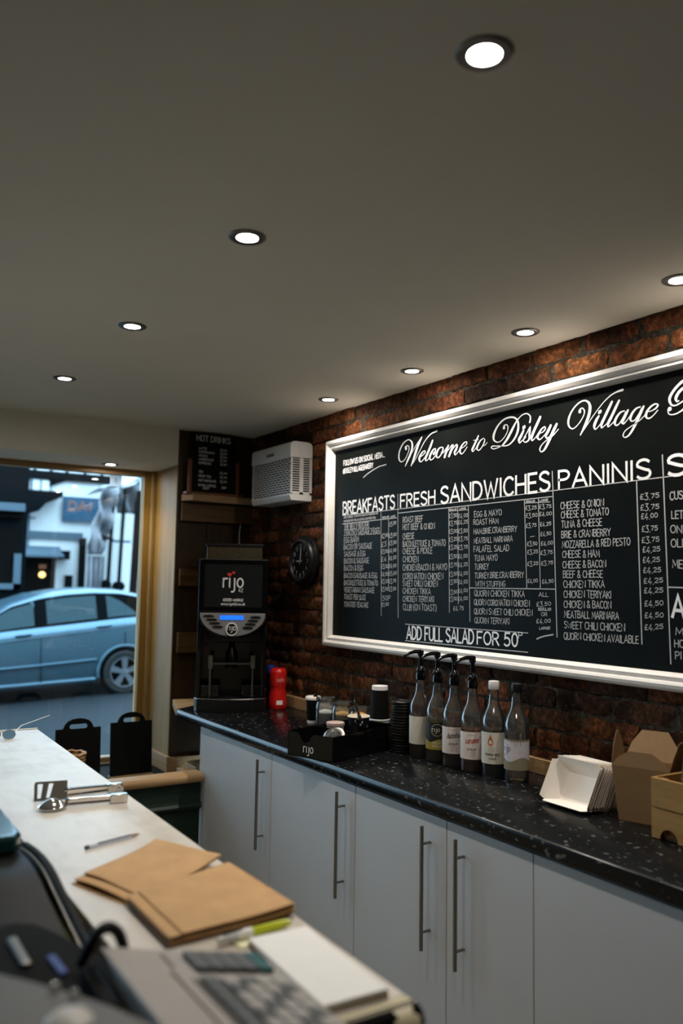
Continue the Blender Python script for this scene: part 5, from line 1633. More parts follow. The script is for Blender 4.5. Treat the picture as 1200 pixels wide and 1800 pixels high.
bk = thing('wicker_basket', 'small wicker basket whose rim shows past the counter edge', 'basket', (1.148, 4.275, .4825))
wm = MB()
for k in range(16):
    r = .050 + .0014 * k
    wm.tube([(r * math.cos(R(a)) , r * math.sin(R(a)), .008 + .0155 * k + .003 * math.sin(R(a * 9 + 180 * (k % 2)))) for a in range(0, 360, 10)], .0075, 6, True)
wm.obj('weave', wood('wicker', (.26, .13, .05), (.52, .30, .13), 'x'), bk, smooth=60)
MB().lathe([(0, 0), (.055, 0), (.055, .004), (0, .004)], seg=24).obj('base', M['oak_x'], bk)

# paper label stuck on the glass, daylight showing through it
M['thin_paper'], _nt, _b = _mat('thin_paper')
_tl = _nt.nodes.new('ShaderNodeBsdfTranslucent')
_tl.inputs['Color'].default_value = (.85, .86, .88, 1)
_mx = _nt.nodes.new('ShaderNodeMixShader')
_mx.inputs['Fac'].default_value = .92
_b.inputs['Base Color'].default_value = (.8, .8, .8, 1)
_nt.links.new(_b.outputs[0], _mx.inputs[1])
_nt.links.new(_tl.outputs[0], _mx.inputs[2])
_nt.links.new(_mx.outputs[0], _nt.nodes['Material Output'].inputs['Surface'])
st = MB().box(-.036, .036, -.0006, .0006, 0, .072).obj('window_sticker', M['thin_paper'], loc=(1.585, 5.1310, 2.166))
tag(st, 'small white paper label with a tree mark hanging at the top of the glass', 'sticker')
tm = MB()
tm.tube([(0, -.0012, .015), (0, -.0012, .055)], .0012, 5)
for s in (-1, 1):
    for z in (.030, .042):
        tm.tube([(0, -.0012, z + .008), (s * .012, -.0012, z)], .001, 5)
tm.obj('tree_mark', M['ink_dark'], st)

# ================================================================== SERVING COUNTER
def counter():
    t = thing('serving_counter', 'cream topped serving counter running away from the camera towards the shop window', 'counter', (.6, 2.2, 0))
    off = Vector((.6, 2.2, 0))
    top = MB()
    # left edge set back from the curved case; right edge slightly skewed
    poly = [(.452, 1.020), (.771, 1.020), (.815, 3.535), (-.55, 3.590), (-.55, 2.62), (.452, 2.62)]
    top.prism([(x, y, .962) for x, y in poly], (0, 0, .018))
    for v in top.bm.verts:
        v.co -= off
    top.obj('top', M['marble'], t, bevel=.002)
    MB().prism([Vector(p) - off for p in [(-.55, 3.585, .950), (.815, 3.53, .950), (.817, 3.545, .950), (-.55, 3.60, .950)]], (0, 0, .033)).obj('far_trim', M['cream'], t)
    bd = MB()
    bd.prism([Vector((x, y, .0)) - off for x, y in [(.45, 1.05), (.745, 1.05), (.785, 3.50), (-.50, 3.55), (-.50, 2.62), (.45, 2.62)]], (0, 0, .9615))
    bd.obj('body', M['cream'], t)
    # rounded near end with a dark rubber insert
    e = MB()
    pf = [(1.0195, .962), (1.0195, .979), (.998, .979), (.985, .973), (.978, .962), (.974, .945), (.972, .925), (.974, .900), (1.0195, .900)]
    e.prism([Vector((.452, y, z)) - off for y, z in pf], (.318, 0, 0))
    e.obj('end_trim', M['cream'], t, smooth=40)
    ins = MB()
    ins.prism([Vector((.452, y, z)) - off for y, z in [(1.004, .9795), (.9945, .9785), (.984, .9735), (.980, .967), (.9755, .958), (.979, .958), (.990, .975), (1.004, .978)]], (.322, 0, 0))
    ins.obj('rubber_insert', M['black_gloss'], t, smooth=40)
    cor = MB().lathe([(0, .90), (.030, .90), (.046, .905), (.048, .950), (.042, .968), (.028, .978), (0, .9795)], Vector((.745, 1.016, 0)) - off, 24)
    cor.obj('end_corner', M['cream'], t, smooth=50)
counter()

def display_case():
    t = thing('display_case', 'chilled display case with a teal edged glass lid on the far side of the counter', 'display case', (0.0, 2.2, 0))
    off = Vector((0, 2.2, 0))
    v = lambda *p: Vector(p) - off
    MB().prism([v(-.55, 1.90, 1.012), v(.395, 1.845, 1.012), v(.41, 1.875, 1.012), v(.412, 2.60, 1.012), v(-.55, 2.60, 1.012)], (0, 0, .036)).obj('lid', M['pool'], t, bevel=.008)
    MB().prism([v(-.55, 1.72, .10), v(.40, 1.72, .10), v(.40, 2.60, .10), v(-.55, 2.60, .10)], (0, 0, .80)).obj('cabinet', M['black_plastic'], t)
    # sloping dark glass below the lid
    MB().prism([v(-.55, 1.88, 1.012), v(.385, 1.85, 1.012), v(.405, 1.722, .90), v(-.55, 1.722, .90)], (0, .012, 0)).obj('slope_panel', M['black_matt'], t)
    arc = [(1.974, .990), (1.92, 1.004), (1.842, 1.013), (1.78, 1.0165), (1.721, 1.015), (1.675, 1.009), (1.631, 1.000), (1.59, .993), (1.549, .986), (1.492, .976), (1.43, .966)]
    MB().tube([v(.430, y, z) for y, z in arc], .0085, 10).obj('gasket', M['rubber'], t, smooth=60)
    e = MB()
    e.prism([v(.4245, y, z) for y, z in arc] + [v(.4245, 1.43, .90), v(.4245, 1.974, .90)], (-.006, 0, 0))
    e.obj('end_panel', plain('grey_green_end', (.20, .20, .16), .3, var=.05), t)
    MB().tube([v(.418, 1.80, .985), v(.418, 1.60, .962), v(.418, 1.42, .948)], .010, 8).obj('rail', plain('brass_rail', (.42, .38, .12), .35, .3), t, smooth=60)
    gl = MB()
    gl.grid(lambda a, b: v(.405 - .96 * a, *arc_at(arc, b)), 4, 20)
    gl.obj('curved_glass', plain('black_glass', (.004, .0045, .004), .4, spec=.10), t, smooth=60)
    MB().prism([v(-.55, 1.40, .10), v(.418, 1.40, .10), v(.418, 1.72, .10), v(-.55, 1.72, .10)], (0, 0, .80)).obj('well', plain('case_grey', (.23, .25, .22), .4), t)
def arc_at(arc, b):
    s = b * (len(arc) - 1)
    i = min(int(s), len(arc) - 2)
    f = s - i
    return (arc[i][0] * (1 - f) + arc[i + 1][0] * f, arc[i][1] * (1 - f) + arc[i + 1][1] * f)
display_case()

# ================================================================== THINGS ON THE COUNTER
CT = .9803
def tongs():
    o0 = Vector((.66, 2.33, CT))
    t = thing('serving_tongs', 'polished steel serving tongs with a slotted blade and a spoon end lying on the counter', 'tongs', o0)
    v = lambda x, y, z: Vector((x - o0.x, y - o0.y, z))
    def arm(p0, p1, h0, h1):
        mb = MB()
        d = Vector((p1[0] - p0[0], p1[1] - p0[1], 0)).normalized()
        n = Vector((-d.y, d.x, 0))
        def web(a, b):
            x, y = p0[0] + (p1[0] - p0[0]) * a, p0[1] + (p1[1] - p0[1]) * a
            return v(x, y, .002 + (h0 + (h1 - h0) * a) * b) + n * .003 * math.sin(math.pi * b)
        mb.grid(web, 10, 4)
        def flange(a, b):
            x, y = p0[0] + (p1[0] - p0[0]) * a, p0[1] + (p1[1] - p0[1]) * a
            return v(x, y, .002 + (h0 + (h1 - h0) * a)) + n * .010 * b + Vector((0, 0, .001 * b))
        mb.grid(flange, 10, 1)
        return mb.obj('arm', M['chrome'], t, smooth=50, solid=.0012)
    arm((.628, 2.372), (.762, 2.384), .024, .018)
    arm((.606, 2.286), (.738, 2.268), .018, .018)
    hg = MB()
    hg.grid(lambda a, b: v(.762 + .026 * math.sin(math.pi * a) - .024 * a, 2.384 - .116 * a, .001 + .021 * b), 14, 2)
    hg.prism([v(.750, 2.395, .001), v(.788, 2.388, .001), v(.788, 2.372, .001), v(.750, 2.376, .001)], (0, 0, .024))
    hg.prism([v(.722, 2.280, .001), v(.766, 2.270, .001), v(.764, 2.254, .001), v(.720, 2.262, .001)], (0, 0, .023))
    hg.obj('hinge', M['chrome'], t, smooth=40, bevel=.002)
    # slotted blade standing on its edge, leaning away from the camera
    P0, P1, up = v(.548, 2.378, .001), v(.632, 2.362, .001), Vector((.006, .030, .044))
    q = lambda a, b: P0 + (P1 - P0) * a + up * b
    bl = MB()
    for cells in (((0, 0), (1, 0), (1, .14), (0, .14)), ((0, .88), (1, .88), (1, 1), (.04, 1)), ((0, .14), (.10, .14), (.10, .88), (0, .88)), ((.88, .14), (1, .14), (1, .88), (.88, .88)),
                  ((.20, .14), (.36, .14), (.44, .88), (.26, .88)), ((.46, .14), (.88, .14), (.88, .88), (.58, .88))):
        bl.prism([q(a, b) for a, b in cells], (.0, -.0012, .0008))
    bl.obj('slotted_blade', M['chrome'], t)
    sp = MB()
    def bowl(a, b):
        th, r = 2 * math.pi * a, b
        x, y = .037 * r * math.cos(th), .030 * r * math.sin(th)
        return v(.572 + x, 2.278 + y, .005 + .020 * (1 - r * r) + .16 * (y + .03) * .6)
    sp.grid(bowl, 32, 10)
    sp.obj('spoon', M['chrome'], t, smooth=70, solid=.001)
tongs()

t = thing('ballpoint_pen', 'clear ballpoint pen with a dark blue end lying alone on the counter', 'pen', (.622, 1.930, CT + .0045), math.atan2(.046, .143))
MB().tube([(-.062, 0, 0), (.050, 0, 0)], .0040, 6).obj('barrel', plain('pen_barrel', (.62, .66, .74), .2), t)
MB().tube([(-.040, 0, .0008), (.050, 0, .0008)], .0036, 6).obj('ink_tube', plain('pen_ink', (.03, .03, .10), .3), t)
MB().tube([(-.071, 0, 0), (-.062, 0, 0)], .0042, 8).obj('end_plug', plain('pen_plug', (.012, .014, .05), .3), t)
MB().tube([(.050, 0, 0), (.064, 0, 0), (.075, 0, -.001)], [.0038, .003, .0008], 8).obj('tip', plain('pen_tip', (.30, .16, .09), .3, .6), t)

def paper_bag(label, P, z, seed, curl, group, thick=.0009, lip=.10, amp=.0035):
    """flat paper bag: P = four corners (lip side first: P0-P3 is the open end)"""
    c = Vector(((P[0][0] + P[2][0]) / 2, (P[0][1] + P[2][1]) / 2, z))
    t = thing('paper_bag', label, 'paper bag', c, 0, group)
    q = [Vector((x, y, 0)) - Vector((c.x, c.y, 0)) for x, y in P]
    rnd = random.Random(seed)
    ph = [rnd.uniform(0, 6) for _ in range(6)]
    def h(u, v, amp):
        return amp * (.5 + .5 * math.sin(u * 5 + ph[0] + v * 2)) * (.3 + .7 * math.sin(v * 3.1 + ph[1]) ** 2) + curl(u, v)
    def sheet(u0, dz, amp, saw):
        def f(a, b):
            u = u0 + (1 - u0) * a
            if saw and a == 0:
                u += .006 * (int(b * 48) % 2)
            p = q[0] * (1 - u) * (1 - b) + q[1] * u * (1 - b) + q[2] * u * b + q[3] * (1 - u) * b
            return (p.x, p.y, dz + h(u, b, amp))
        return f
    MB().grid(sheet(0, .0006, .0006, True), 26, 48).obj('back_sheet', M['kraft'], t, smooth=60, solid=.0004)
    MB().grid(sheet(lip, .0016 + thick, amp, True), 26, 48).obj('front_sheet', M['kraft'], t, smooth=60, solid=.0004)
    return t
C2 = [(.532, 1.552), (.770, 1.624), (.772, 1.352), (.532, 1.338)]
cur2 = lambda u, v: .006 * max(0, u - .55) ** 2 * 6 * (0.3 + v) * .5
first = None
for k in range(6):
    off_ = (.004 * math.sin(k * 2.1), .003 * math.cos(k * 1.7))
    lab = 'flat brown paper bag on top of the neat stack beside the notepad' if k == 5 else 'flat brown paper bag inside the neat stack beside the notepad'
    P = [(x + off_[0], y + off_[1]) for x, y in C2]
    paper_bag(lab, P, CT + .0032 * k, 5, cur2, 'flat brown paper bags in a stack', amp=.0004)
C1 = [(.478, 1.715), (.700, 1.862), (.764, 1.652), (.532, 1.556)]
cur1 = lambda u, v: .018 * max(0, u - .45) ** 2 * 3.3 * (.35 + .65 * v) + .004 * math.sin(math.pi * v) * (1 - u)
b = paper_bag('loose creased brown paper bag with curled edges, lying farther off than the stack', C1, CT, 21, cur1, 'loose brown paper bags')
b.location.z = CT + .001
b2_ = paper_bag('lower brown paper bag peeping out beneath the loose creased one', [(.472, 1.710), (.66, 1.83), (.73, 1.645), (.526, 1.553)], CT, 33, lambda u, v: 0, 'loose brown paper bags', lip=.06)
b.location.z = CT + .005

npd = thing('notepad', 'white paper notepad at the near edge of the counter', 'notepad', (.694, 1.151, CT), R(-2))
MB().box(-.054, .054, -.126, .128, 0, .004).obj('backing', M['kraft_card'], npd)
MB().box(-.053, .053, -.125, .127, .0042, .013).obj('pages', M['paper'], npd)
sn = thing('sticky_notes', 'pale yellow sheet of notes under the highlighter', 'note', (.678, 1.292, CT), R(4))
MB().box(-.048, .048, -.012, .020, 0, .0022).obj('pages', M['yellow_paper'], sn)
hl = thing('highlighter_pen', 'white and yellow-green translucent marker pen lying by the notepad', 'marker pen', (.666, 1.307, CT + .0102), R(3))
MB().tube([(-.030, 0, 0), (-.002, 0, 0)], .0078, 16).obj('grip', M['paper'], hl, smooth=40)
MB().tube([(-.002, 0, 0), (.060, 0, 0), (.074, 0, 0)], [.0072, .0070, .0045], 16).obj('barrel', plain('lime_plastic', (.50, .56, .02), .2, coat=.3), hl, smooth=40)
MB().tube([(-.064, 0, -.001), (-.030, 0, 0)], [.0050, .0074], 16).obj('nose', plain('pen_nose', (.60, .60, .60), .3), hl, smooth=40)
MB().box(-.055, -.020, -.002, .002, .0074, .0094).obj('clip', M['black_plastic'], hl)

def eyeglasses():
    t = thing('eyeglasses', 'folded pair of eyeglasses with pale arms near the far end of the counter', 'eyeglasses', (.655, 3.370, CT), 0)
    for x, y in ((-.03, .012), (.018, -.010)):
        c = (x, y, .012)
        ring = [(x + .024 * math.cos(R(a)), y + .006 * math.cos(R(a)) + .012 * math.sin(R(a)), .016 + .015 * math.sin(R(a))) for a in range(0, 360, 20)]
        MB().tube(ring, .0014, 6, True).obj('rim', M['dark_steel'], t)
        lm = MB()
        lm.face(ring)
        lm.obj('lens', plain('blue_lens', (.10, .20, .30), .08, coat=.5), t, solid=.0015)
    MB().tube([(-.008, .002, .022), (-.004, .004, .024), (.0, -.002, .022)], .0014, 6).obj('bridge', M['dark_steel'], t)
    MB().tube([(.040, -.012, .026), (.075, .06, .034), (.235, .29, .030)], .0017, 8).obj('arm', plain('pale_arm', (.75, .74, .72), .3), t, smooth=60)
    MB().tube([(-.052, .012, .02), (-.10, .04, .012), (-.15, .02, .006)], .0024, 8).obj('arm', plain('pale_arm_two', (.75, .74, .72), .3), t, smooth=60)
eyeglasses()

# ================================================================== TILL
M['till_grey'] = plain('warm_grey_plastic', (.40, .375, .355), .45, var=.03)
M['till_dark'] = plain('slate_grey_plastic', (.135, .14, .14), .5, var=.05)
M['key_grey'] = plain('key_slate', (.10, .115, .125), .5, var=.1)
M['key_white'] = plain('key_white', (.40, .39, .375), .5)
M['key_teal'] = plain('key_teal', (.015, .12, .14), .4)
M['key_well'] = plain('key_well', (.17, .155, .14), .6)
ts = MB().box(-.30, .430, .45, 1.395, 0, .940).obj('till_stand', M['black_plastic'])
tag(ts, 'dark stand under the cash till at the near end of the counter', 'stand')
def till():
    t = thing('cash_till', 'grey plastic cash till with a sloping keypad at the near corner of the counter', 'cash till', (.5, .95, CT))
    off = Vector((.5, .95, CT))
    zt = lambda x: 1.030 + (.592 - x) * .235
    b = MB()
    pts = [(.600, .60), (.600, 1.112), (.586, 1.145), (.36, 1.158), (.36, .60)]
    A = [b.bm.verts.new(Vector((x, y, zt(x))) - off) for x, y in pts]
    Bv = [b.bm.verts.new(Vector((x, y, CT + .0005)) - off) for x, y in pts]
    b.bm.faces.new(A)
    b.bm.faces.new(Bv[::-1])
    for i in range(len(pts)):
        b.bm.faces.new((A[i], Bv[i], Bv[(i + 1) % len(pts)], A[(i + 1) % len(pts)]))
    b.obj('body', M['till_grey'], t, bevel=.006)
    # lip line round the key area
    def on(x, y, dz):
        return Vector((x, y, zt(x) + dz)) - off
    w = MB()
    w.prism([on(.448, .70, .0004), on(.584, .70, .0004), on(.584, 1.046, .0004), on(.448, 1.046, .0004)], (0, 0, .0012))
    w.obj('key_well', M['key_well'], t)
    fr = MB()
    for x, y0, y1 in ((.428, .70, 1.070), (.436, 1.085, 1.128)):
        fr.prism([on(x, y0, 0), on(x + .004, y0, 0), on(x + .004, y1, 0), on(x, y1, 0)], (0, 0, .003))
    fr.obj('raised_edge', plain('till_edge', (.30, .28, .265), .5), t)
    rnd = random.Random(8)
    def key(x0, x1, y0, y1, m, h=.007):
        k = MB()
        k.prism([on(x0, y0, .0012), on(x1, y0, .0012), on(x1, y1, .0012), on(x0, y1, .0012)], (0, 0, h))
        k.obj('key', M[m], t, bevel=.0018)
    for k in range(5):
        x0 = .466 + .0232 * k
        key(x0, x0 + .0215, 1.068, 1.126, 'key_teal' if k == 4 else 'key_grey')
    for r in range(7):
        y1 = 1.038 - r * .0245
        key(.455, .478, y1 - .0225, y1, 'key_grey')
        for k in range(4):
            x0 = .484 + .0245 * k
            key(x0, x0 + .0215, y1 - .0215, y1, 'key_white' if (r + k) % 3 != 1 else 'key_grey')
till()

def receipt_printer():
    t = thing('receipt_printer', 'slate grey receipt printer with a sloping cover at the bottom left corner', 'printer', (.22, .86, .9405))
    off = Vector((.22, .86, .9405))
    v = lambda *p: Vector(p) - off
    c = MB()
    c.prism([v(x, y, .941) for x, y in [(.02, 1.24), (.15, 1.155), (.216, 1.064), (.245, 1.023), (.273, .980), (.306, .923), (.335, .854), (.345, .75), (.02, .62)]], (0, 0, .179))
    c.obj('cover', M['till_dark'], t, bevel=.010)
    for x, y in ((.270, .985), (.284, .958)):
        MB().lathe([(0, 0), (.0042, 0), (.005, .004), (.004, .008), (0, .009)], v(x - .012, y - .004, 1.120), 14).obj('knob', M['chrome'], t, smooth=50)
    MB().lathe([(0, 0), (.022, 0), (.024, .006), (.018, .012), (0, .013)], v(.252, .898, 1.120), 20).obj('button', M['white_plastic'], t, smooth=50)
receipt_printer()
def card_terminal():
    t = thing('card_terminal', 'black payment terminal tray with a blue strip, between the till and the curved glass', 'card terminal', (.30, 1.16, .9405))
    off = Vector((.30, 1.16, .9405))
    v = lambda *p: Vector(p) - off
    b = MB()
    b.prism([v(x, y, .941) for x, y in [(.10, 1.39), (.30, 1.39), (.326, 1.373), (.353, 1.309), (.369, 1.249), (.381, 1.183), (.357, 1.168), (.357, .93), (.350, .868), (.318, .932), (.285, .990), (.257, 1.033), (.228, 1.074), (.162, 1.166), (.10, 1.21)]], (0, 0, .109))
    b.obj('body', M['black_matt'], t, bevel=.008)
    Z = 1.0505
    MB().prism([v(.310, 1.232, Z), v(.322, 1.232, Z), v(.324, 1.170, Z), v(.314, 1.168, Z)], (0, 0, .004)).obj('blue_strip', plain('blue_strip', (.006, .045, .24), .5), t)
    MB().prism([v(.274, 1.312, Z), v(.288, 1.315, Z), v(.288, 1.215, Z), v(.274, 1.213, Z)], (0, 0, .008)).obj('grey_flap', M['dark_steel'], t, bevel=.003)
    MB().prism([v(.335, 1.15, Z), v(.352, 1.14, Z), v(.350, 1.02, Z), v(.328, 1.03, Z)], (0, 0, .018)).obj('handset', M['black_gloss'], t, bevel=.006)
card_terminal()
cb = MB()
loop_pts = catmull([(.338, 1.165, 1.060), (.345, 1.163, 1.074), (.352, 1.162, 1.088), (.362, 1.163, 1.100), (.375, 1.166, 1.102), (.389, 1.172, 1.092), (.399, 1.178, 1.074), (.404, 1.184, 1.054), (.404, 1.194, 1.020), (.400, 1.205, .990)], 5)
c0 = Vector((.365, 1.10, 1.05))
cb.tube([Vector(p) - c0 for p in loop_pts], .0078, 8)
o = cb.obj('power_cable', M['rubber'], loc=c0, smooth=60)
tag(o, 'thick black cable looping up beside the grey till', 'cable')
# ================================================================== STREET
M['asphalt'] = plain('wet_asphalt', (.014, .018, .022), .8, spec=.2, var=.25, scale=14)
M['render_white'] = plain('white_render', (.84, .85, .85), .85, var=.04, scale=3)
M['timber_black'] = plain('black_timber', (.004, .0055, .007), .7, var=.2, scale=6, spec=.05)
M['slate_blue'] = plain('slate_blue_paint', (.09, .14, .18), .6, var=.1)
M['sign_blue'] = plain('sign_blue', (.018, .085, .155), .5, var=.05)
M['sign_orange'] = plain('sign_orange', (.36, .13, .06), .6)
M['dark_void2'] = plain('dark_interior', (.006, .0055, .005), .7, var=.2, spec=.03)
M['warm_lamp'] = plain('warm_lamp', (.9, .6, .25), .5, emit=(1.0, .58, .16), estr=3.0)
M['tarp'] = plain('grey_tarpaulin', (.22, .22, .24), .7, var=.35, scale=2.2)
M['tarp_edge'] = plain('white_tarp_edge', (.78, .80, .82), .7, var=.05)
SL = .045
def gz(x):
    """ground level of the sloping street"""
    return -.10 + SL * (x - 4.1)
rd = MB()
rd.face([(-14, 5.30, gz(-14)), (22, 5.30, gz(22)), (22, 26, gz(22)), (-14, 26, gz(-14))])
rd.face([(-14, 5.30, gz(-14) - .3), (22, 5.30, gz(22) - .3), (22, 26, gz(22) - .3), (-14, 26, gz(-14) - .3)])
structure(rd.obj('street_road', M['asphalt'], fix=False))

def far_building():
    Y = 20.0
    t = thing('white_building', 'white rendered pub building with black beams and a blue sign across the street', 'building', (5.5, Y, 0))
    off = Vector((5.5, Y, 0))
    def bx(name, m, x0, x1, y0, y1, z0, z1, parent=t, bevel=0):
        mb = MB().box(x0 - off.x, x1 - off.x, y0 - off.y, y1 - off.y, z0, z1)
        return mb.obj(name, M[m], parent, bevel=bevel)
    bx('wall', 'render_white', 3.4, 6.9, Y, Y + 1.0, gz(3), 7.0)
    bx('beam', 'timber_black', 3.8, 6.5, Y - .10, Y, 3.93, 4.12)
    bx('beam', 'slate_blue', 4.15, 5.42, Y - .08, Y, 2.56, 2.72)
    bx('post', 'timber_black', 5.36, 5.50, Y - .12, Y, gz(5), 2.60)
    for x in (4.25, 4.62, 4.98, 5.4, 5.8):
        bx('mullion', 'timber_black', x, x + .05, Y - .06, Y, 4.12, 4.9)
    wn = bx('window', 'slate_blue', 4.20, 4.66, Y - .05, Y, 3.58, 3.92)
    bx('pane', 'render_white', 4.24, 4.40, Y - .06, Y - .05, 3.60, 3.90, wn)
    bx('pane', 'render_white', 4.44, 4.62, Y - .06, Y - .05, 3.60, 3.90, wn)
    cn = MB()
    cn.prism([Vector(p) - off for p in [(3.9, Y - .5, 3.62), (4.82, Y - .5, 3.62), (4.82, Y - .5, 3.50), (4.45, Y - .5, 3.33), (4.30, Y - .5, 3.15), (3.9, Y - .5, 3.05)]], (0, .5, 0))
    cn.obj('porch_roof', M['timber_black'], t)
    bk_ = MB()
    bk_.prism([Vector(p) - off for p in [(4.60, Y - .06, 3.93), (5.0, Y - .06, 3.93), (4.60, Y - .06, 3.76)]], (0, .06, 0))
    bk_.obj('bracket', M['timber_black'], t)
    sg = bx('sign', 'sign_blue', 4.94, 5.95, Y - .10, Y - .02, 2.98, 3.56)
    lt = MB()
    write(lt, 'DA', plane_map(Vector((5.07, Y - .105, 3.24)) - off, (1, 0, 0), (0, 0, 1)), .40, .21, .034)
    write(lt, 'I', plane_map(Vector((5.55, Y - .105, 3.24)) - off, (1, 0, 0), (0, 0, 1)), .04, .21, .034)
    lt.obj('sign_lettering', M['sign_orange'], sg)
    bx('opening', 'dark_void2', 3.9, 4.84, Y - .02, Y + .02, gz(4.5), 2.12)
    aw = MB()
    aw.prism([Vector(p) - off for p in [(3.9, Y - .45, 2.12), (4.92, Y - .45, 2.12), (4.92, Y, 2.34), (3.9, Y, 2.34)]], (0, 0, .04))
    aw.obj('awning', M['slate_blue'], t)
    lm = bx('wall_lamp', 'timber_black', 4.90, 5.08, Y - .35, Y, 2.08, 2.28)
    lp = MB().lathe([(0, -.075), (.06, -.045), (.075, 0), (.06, .045), (0, .075)], Vector((4.53, Y - .10, 1.72)) - off, 20)
    lp.obj('lantern', M['warm_lamp'], t, smooth=60)
    bx('orange_reflection', 'sign_orange', 4.47, 4.63, Y - .04, Y - .02, 1.86, 1.96)  # orange reflection in the opening, made as a flat panel in sign colour
    bx('meter_box', 'timber_black', 5.06, 5.22, Y - .12, Y, 1.44, 1.72)
    bx('pipe', 'slate_blue', 4.18, 4.22, Y - .05, Y, 2.3, 3.2)
    bx('rail', 'slate_blue', 4.15, 4.34, Y - .04, Y, 3.00, 3.03)
far_building()

def left_shop():
    Y = 16.0
    t = thing('dark_shopfront', 'black painted shopfront with a grey framed window at the left edge of the shop window', 'building', (2.2, Y, 0))
    off = Vector((2.2, Y, 0))
    def bx(name, m, x0, x1, y0, y1, z0, z1, parent=t):
        return MB().box(x0 - off.x, x1 - off.x, y0 - off.y, y1 - off.y, z0, z1).obj(name, M[m], parent)
    bx('wall', 'timber_black', -2.0, 3.34, Y, Y + .6, gz(1), 5.0)
    bx('ledge', 'slate_blue', -2.0, 3.24, Y - .25, Y, 2.82, 2.96)
    bx('fascia', 'dark_void2', -2.0, 3.24, Y - .12, Y, 2.70, 2.82)
    w = bx('window', 'dark_void2', 1.6, 3.20, Y - .03, Y, 1.50, 2.55)
    bx('window_frame', 'slate_blue', 3.13, 3.25, Y - .08, Y - .03, 1.42, 2.06, w)
    bx('window_frame', 'slate_blue', 1.6, 3.25, Y - .08, Y - .03, 1.42, 1.52, w)
left_shop()

def canopy():
    Y = 18.0
    t = thing('tarpaulin_canopy', 'grey tarpaulin canopy sagging from a white edged roof outside the white building', 'canopy', (5.5, Y, 0))
    off = Vector((5.5, Y, 0))
    v = lambda x, y, z: Vector((x, y, z)) - off
    rnd = random.Random(4)
    # sloping roof sheet with a pale edge
    rf = MB()
    rf.grid(lambda a, b: v(5.16 + .90 * a, Y - .5 + 1.3 * b, 3.56 + .06 * math.sin(a * 3) + .30 * a * a + .04 * math.sin(a * 9 + b * 4)), 12, 6)
    rf.obj('roof_sheet', M['tarp_edge'], t, smooth=60, solid=.03)
    # hanging crumpled side
    def hang(a, b):
        xl = 5.16 - .26 * (1 - b) ** .7
        xr = 5.52 - .30 * (1 - b)
        x = xl + (xr - xl) * a
        z = 2.15 + (3.55 - 2.15) * b
        return v(x, Y - .45 + .10 * math.sin(a * 8 + b * 6) + .08 * math.sin(b * 17 + a * 3), z)
    hs = MB()
    hs.grid(hang, 16, 24)
    hs.obj('hanging_sheet', M['tarp'], t, smooth=70, solid=.02)
    def hang2(a, b):
        x = 5.50 + .50 * a
        z = 3.05 + .55 * b + (.20 * a * a) * b
        return v(x, Y - .40 + .08 * math.sin(a * 10 + b * 5), z)
    h2 = MB()
    h2.grid(hang2, 12, 10)
    h2.obj('hanging_sheet', plain('dark_tarp', (.11, .11, .12), .7, var=.3, scale=3), t, smooth=70, solid=.02)
    lo = MB()
    lo.grid(lambda a, b: v(4.93 + .34 * a, Y - .35 + .05 * math.sin(a * 22), gz(5) + (2.12 - gz(5)) * b), 24, 4)
    lo.obj('side_curtain', M['tarp'], t, smooth=70, solid=.02)
    for x0, w in ((5.78, .14), (5.27, .05), (5.50, .05)):
        MB().prism([v(x0, Y - .5, gz(5)), v(x0 + w, Y - .5, gz(5)), v(x0 + w + .10, Y - .5, 3.55), v(x0 + .10, Y - .5, 3.55)], (0, .1, 0)).obj('post', M['timber_black'], t)
    MB().prism([v(5.10, Y - .46, 2.60), v(5.42, Y - .46, 2.50), v(5.42, Y - .46, 2.44), v(5.10, Y - .46, 2.54)], (0, .1, 0)).obj('strut', M['timber_black'], t)
    MB().box(*(5.38 - 5.5, 5.80 - 5.5, -.44, -.38, 2.42, 2.47)).obj('rail', M['slate_blue'], t)
    for k in range(9):
        cx, cz = 5.25 + rnd.uniform(0, .42), gz(5) + 1.35 + rnd.uniform(0, .25)
        MB().lathe([(0, -.12), (.10, -.07), (.13, 0), (.09, .08), (0, .11)], v(cx, Y - .3, cz), 10).obj('bundle', M['timber_black'], t, smooth=60)
    for k in range(3):
        MB().box(5.2 - 5.5, 5.75 - 5.5, -.45, .2, gz(5), gz(5) + 1.35).obj('crate_base', M['timber_black'], t) if k == 0 else None
canopy()
rw = MB()
rw.box(0, 3.0, 0, .9, gz(6) - .2, 6.0)
o = rw.obj('white_house', M['render_white'], loc=(6.10, 18.9, 0))
tag(o, 'plain white house wall beside the oak window frame', 'building')

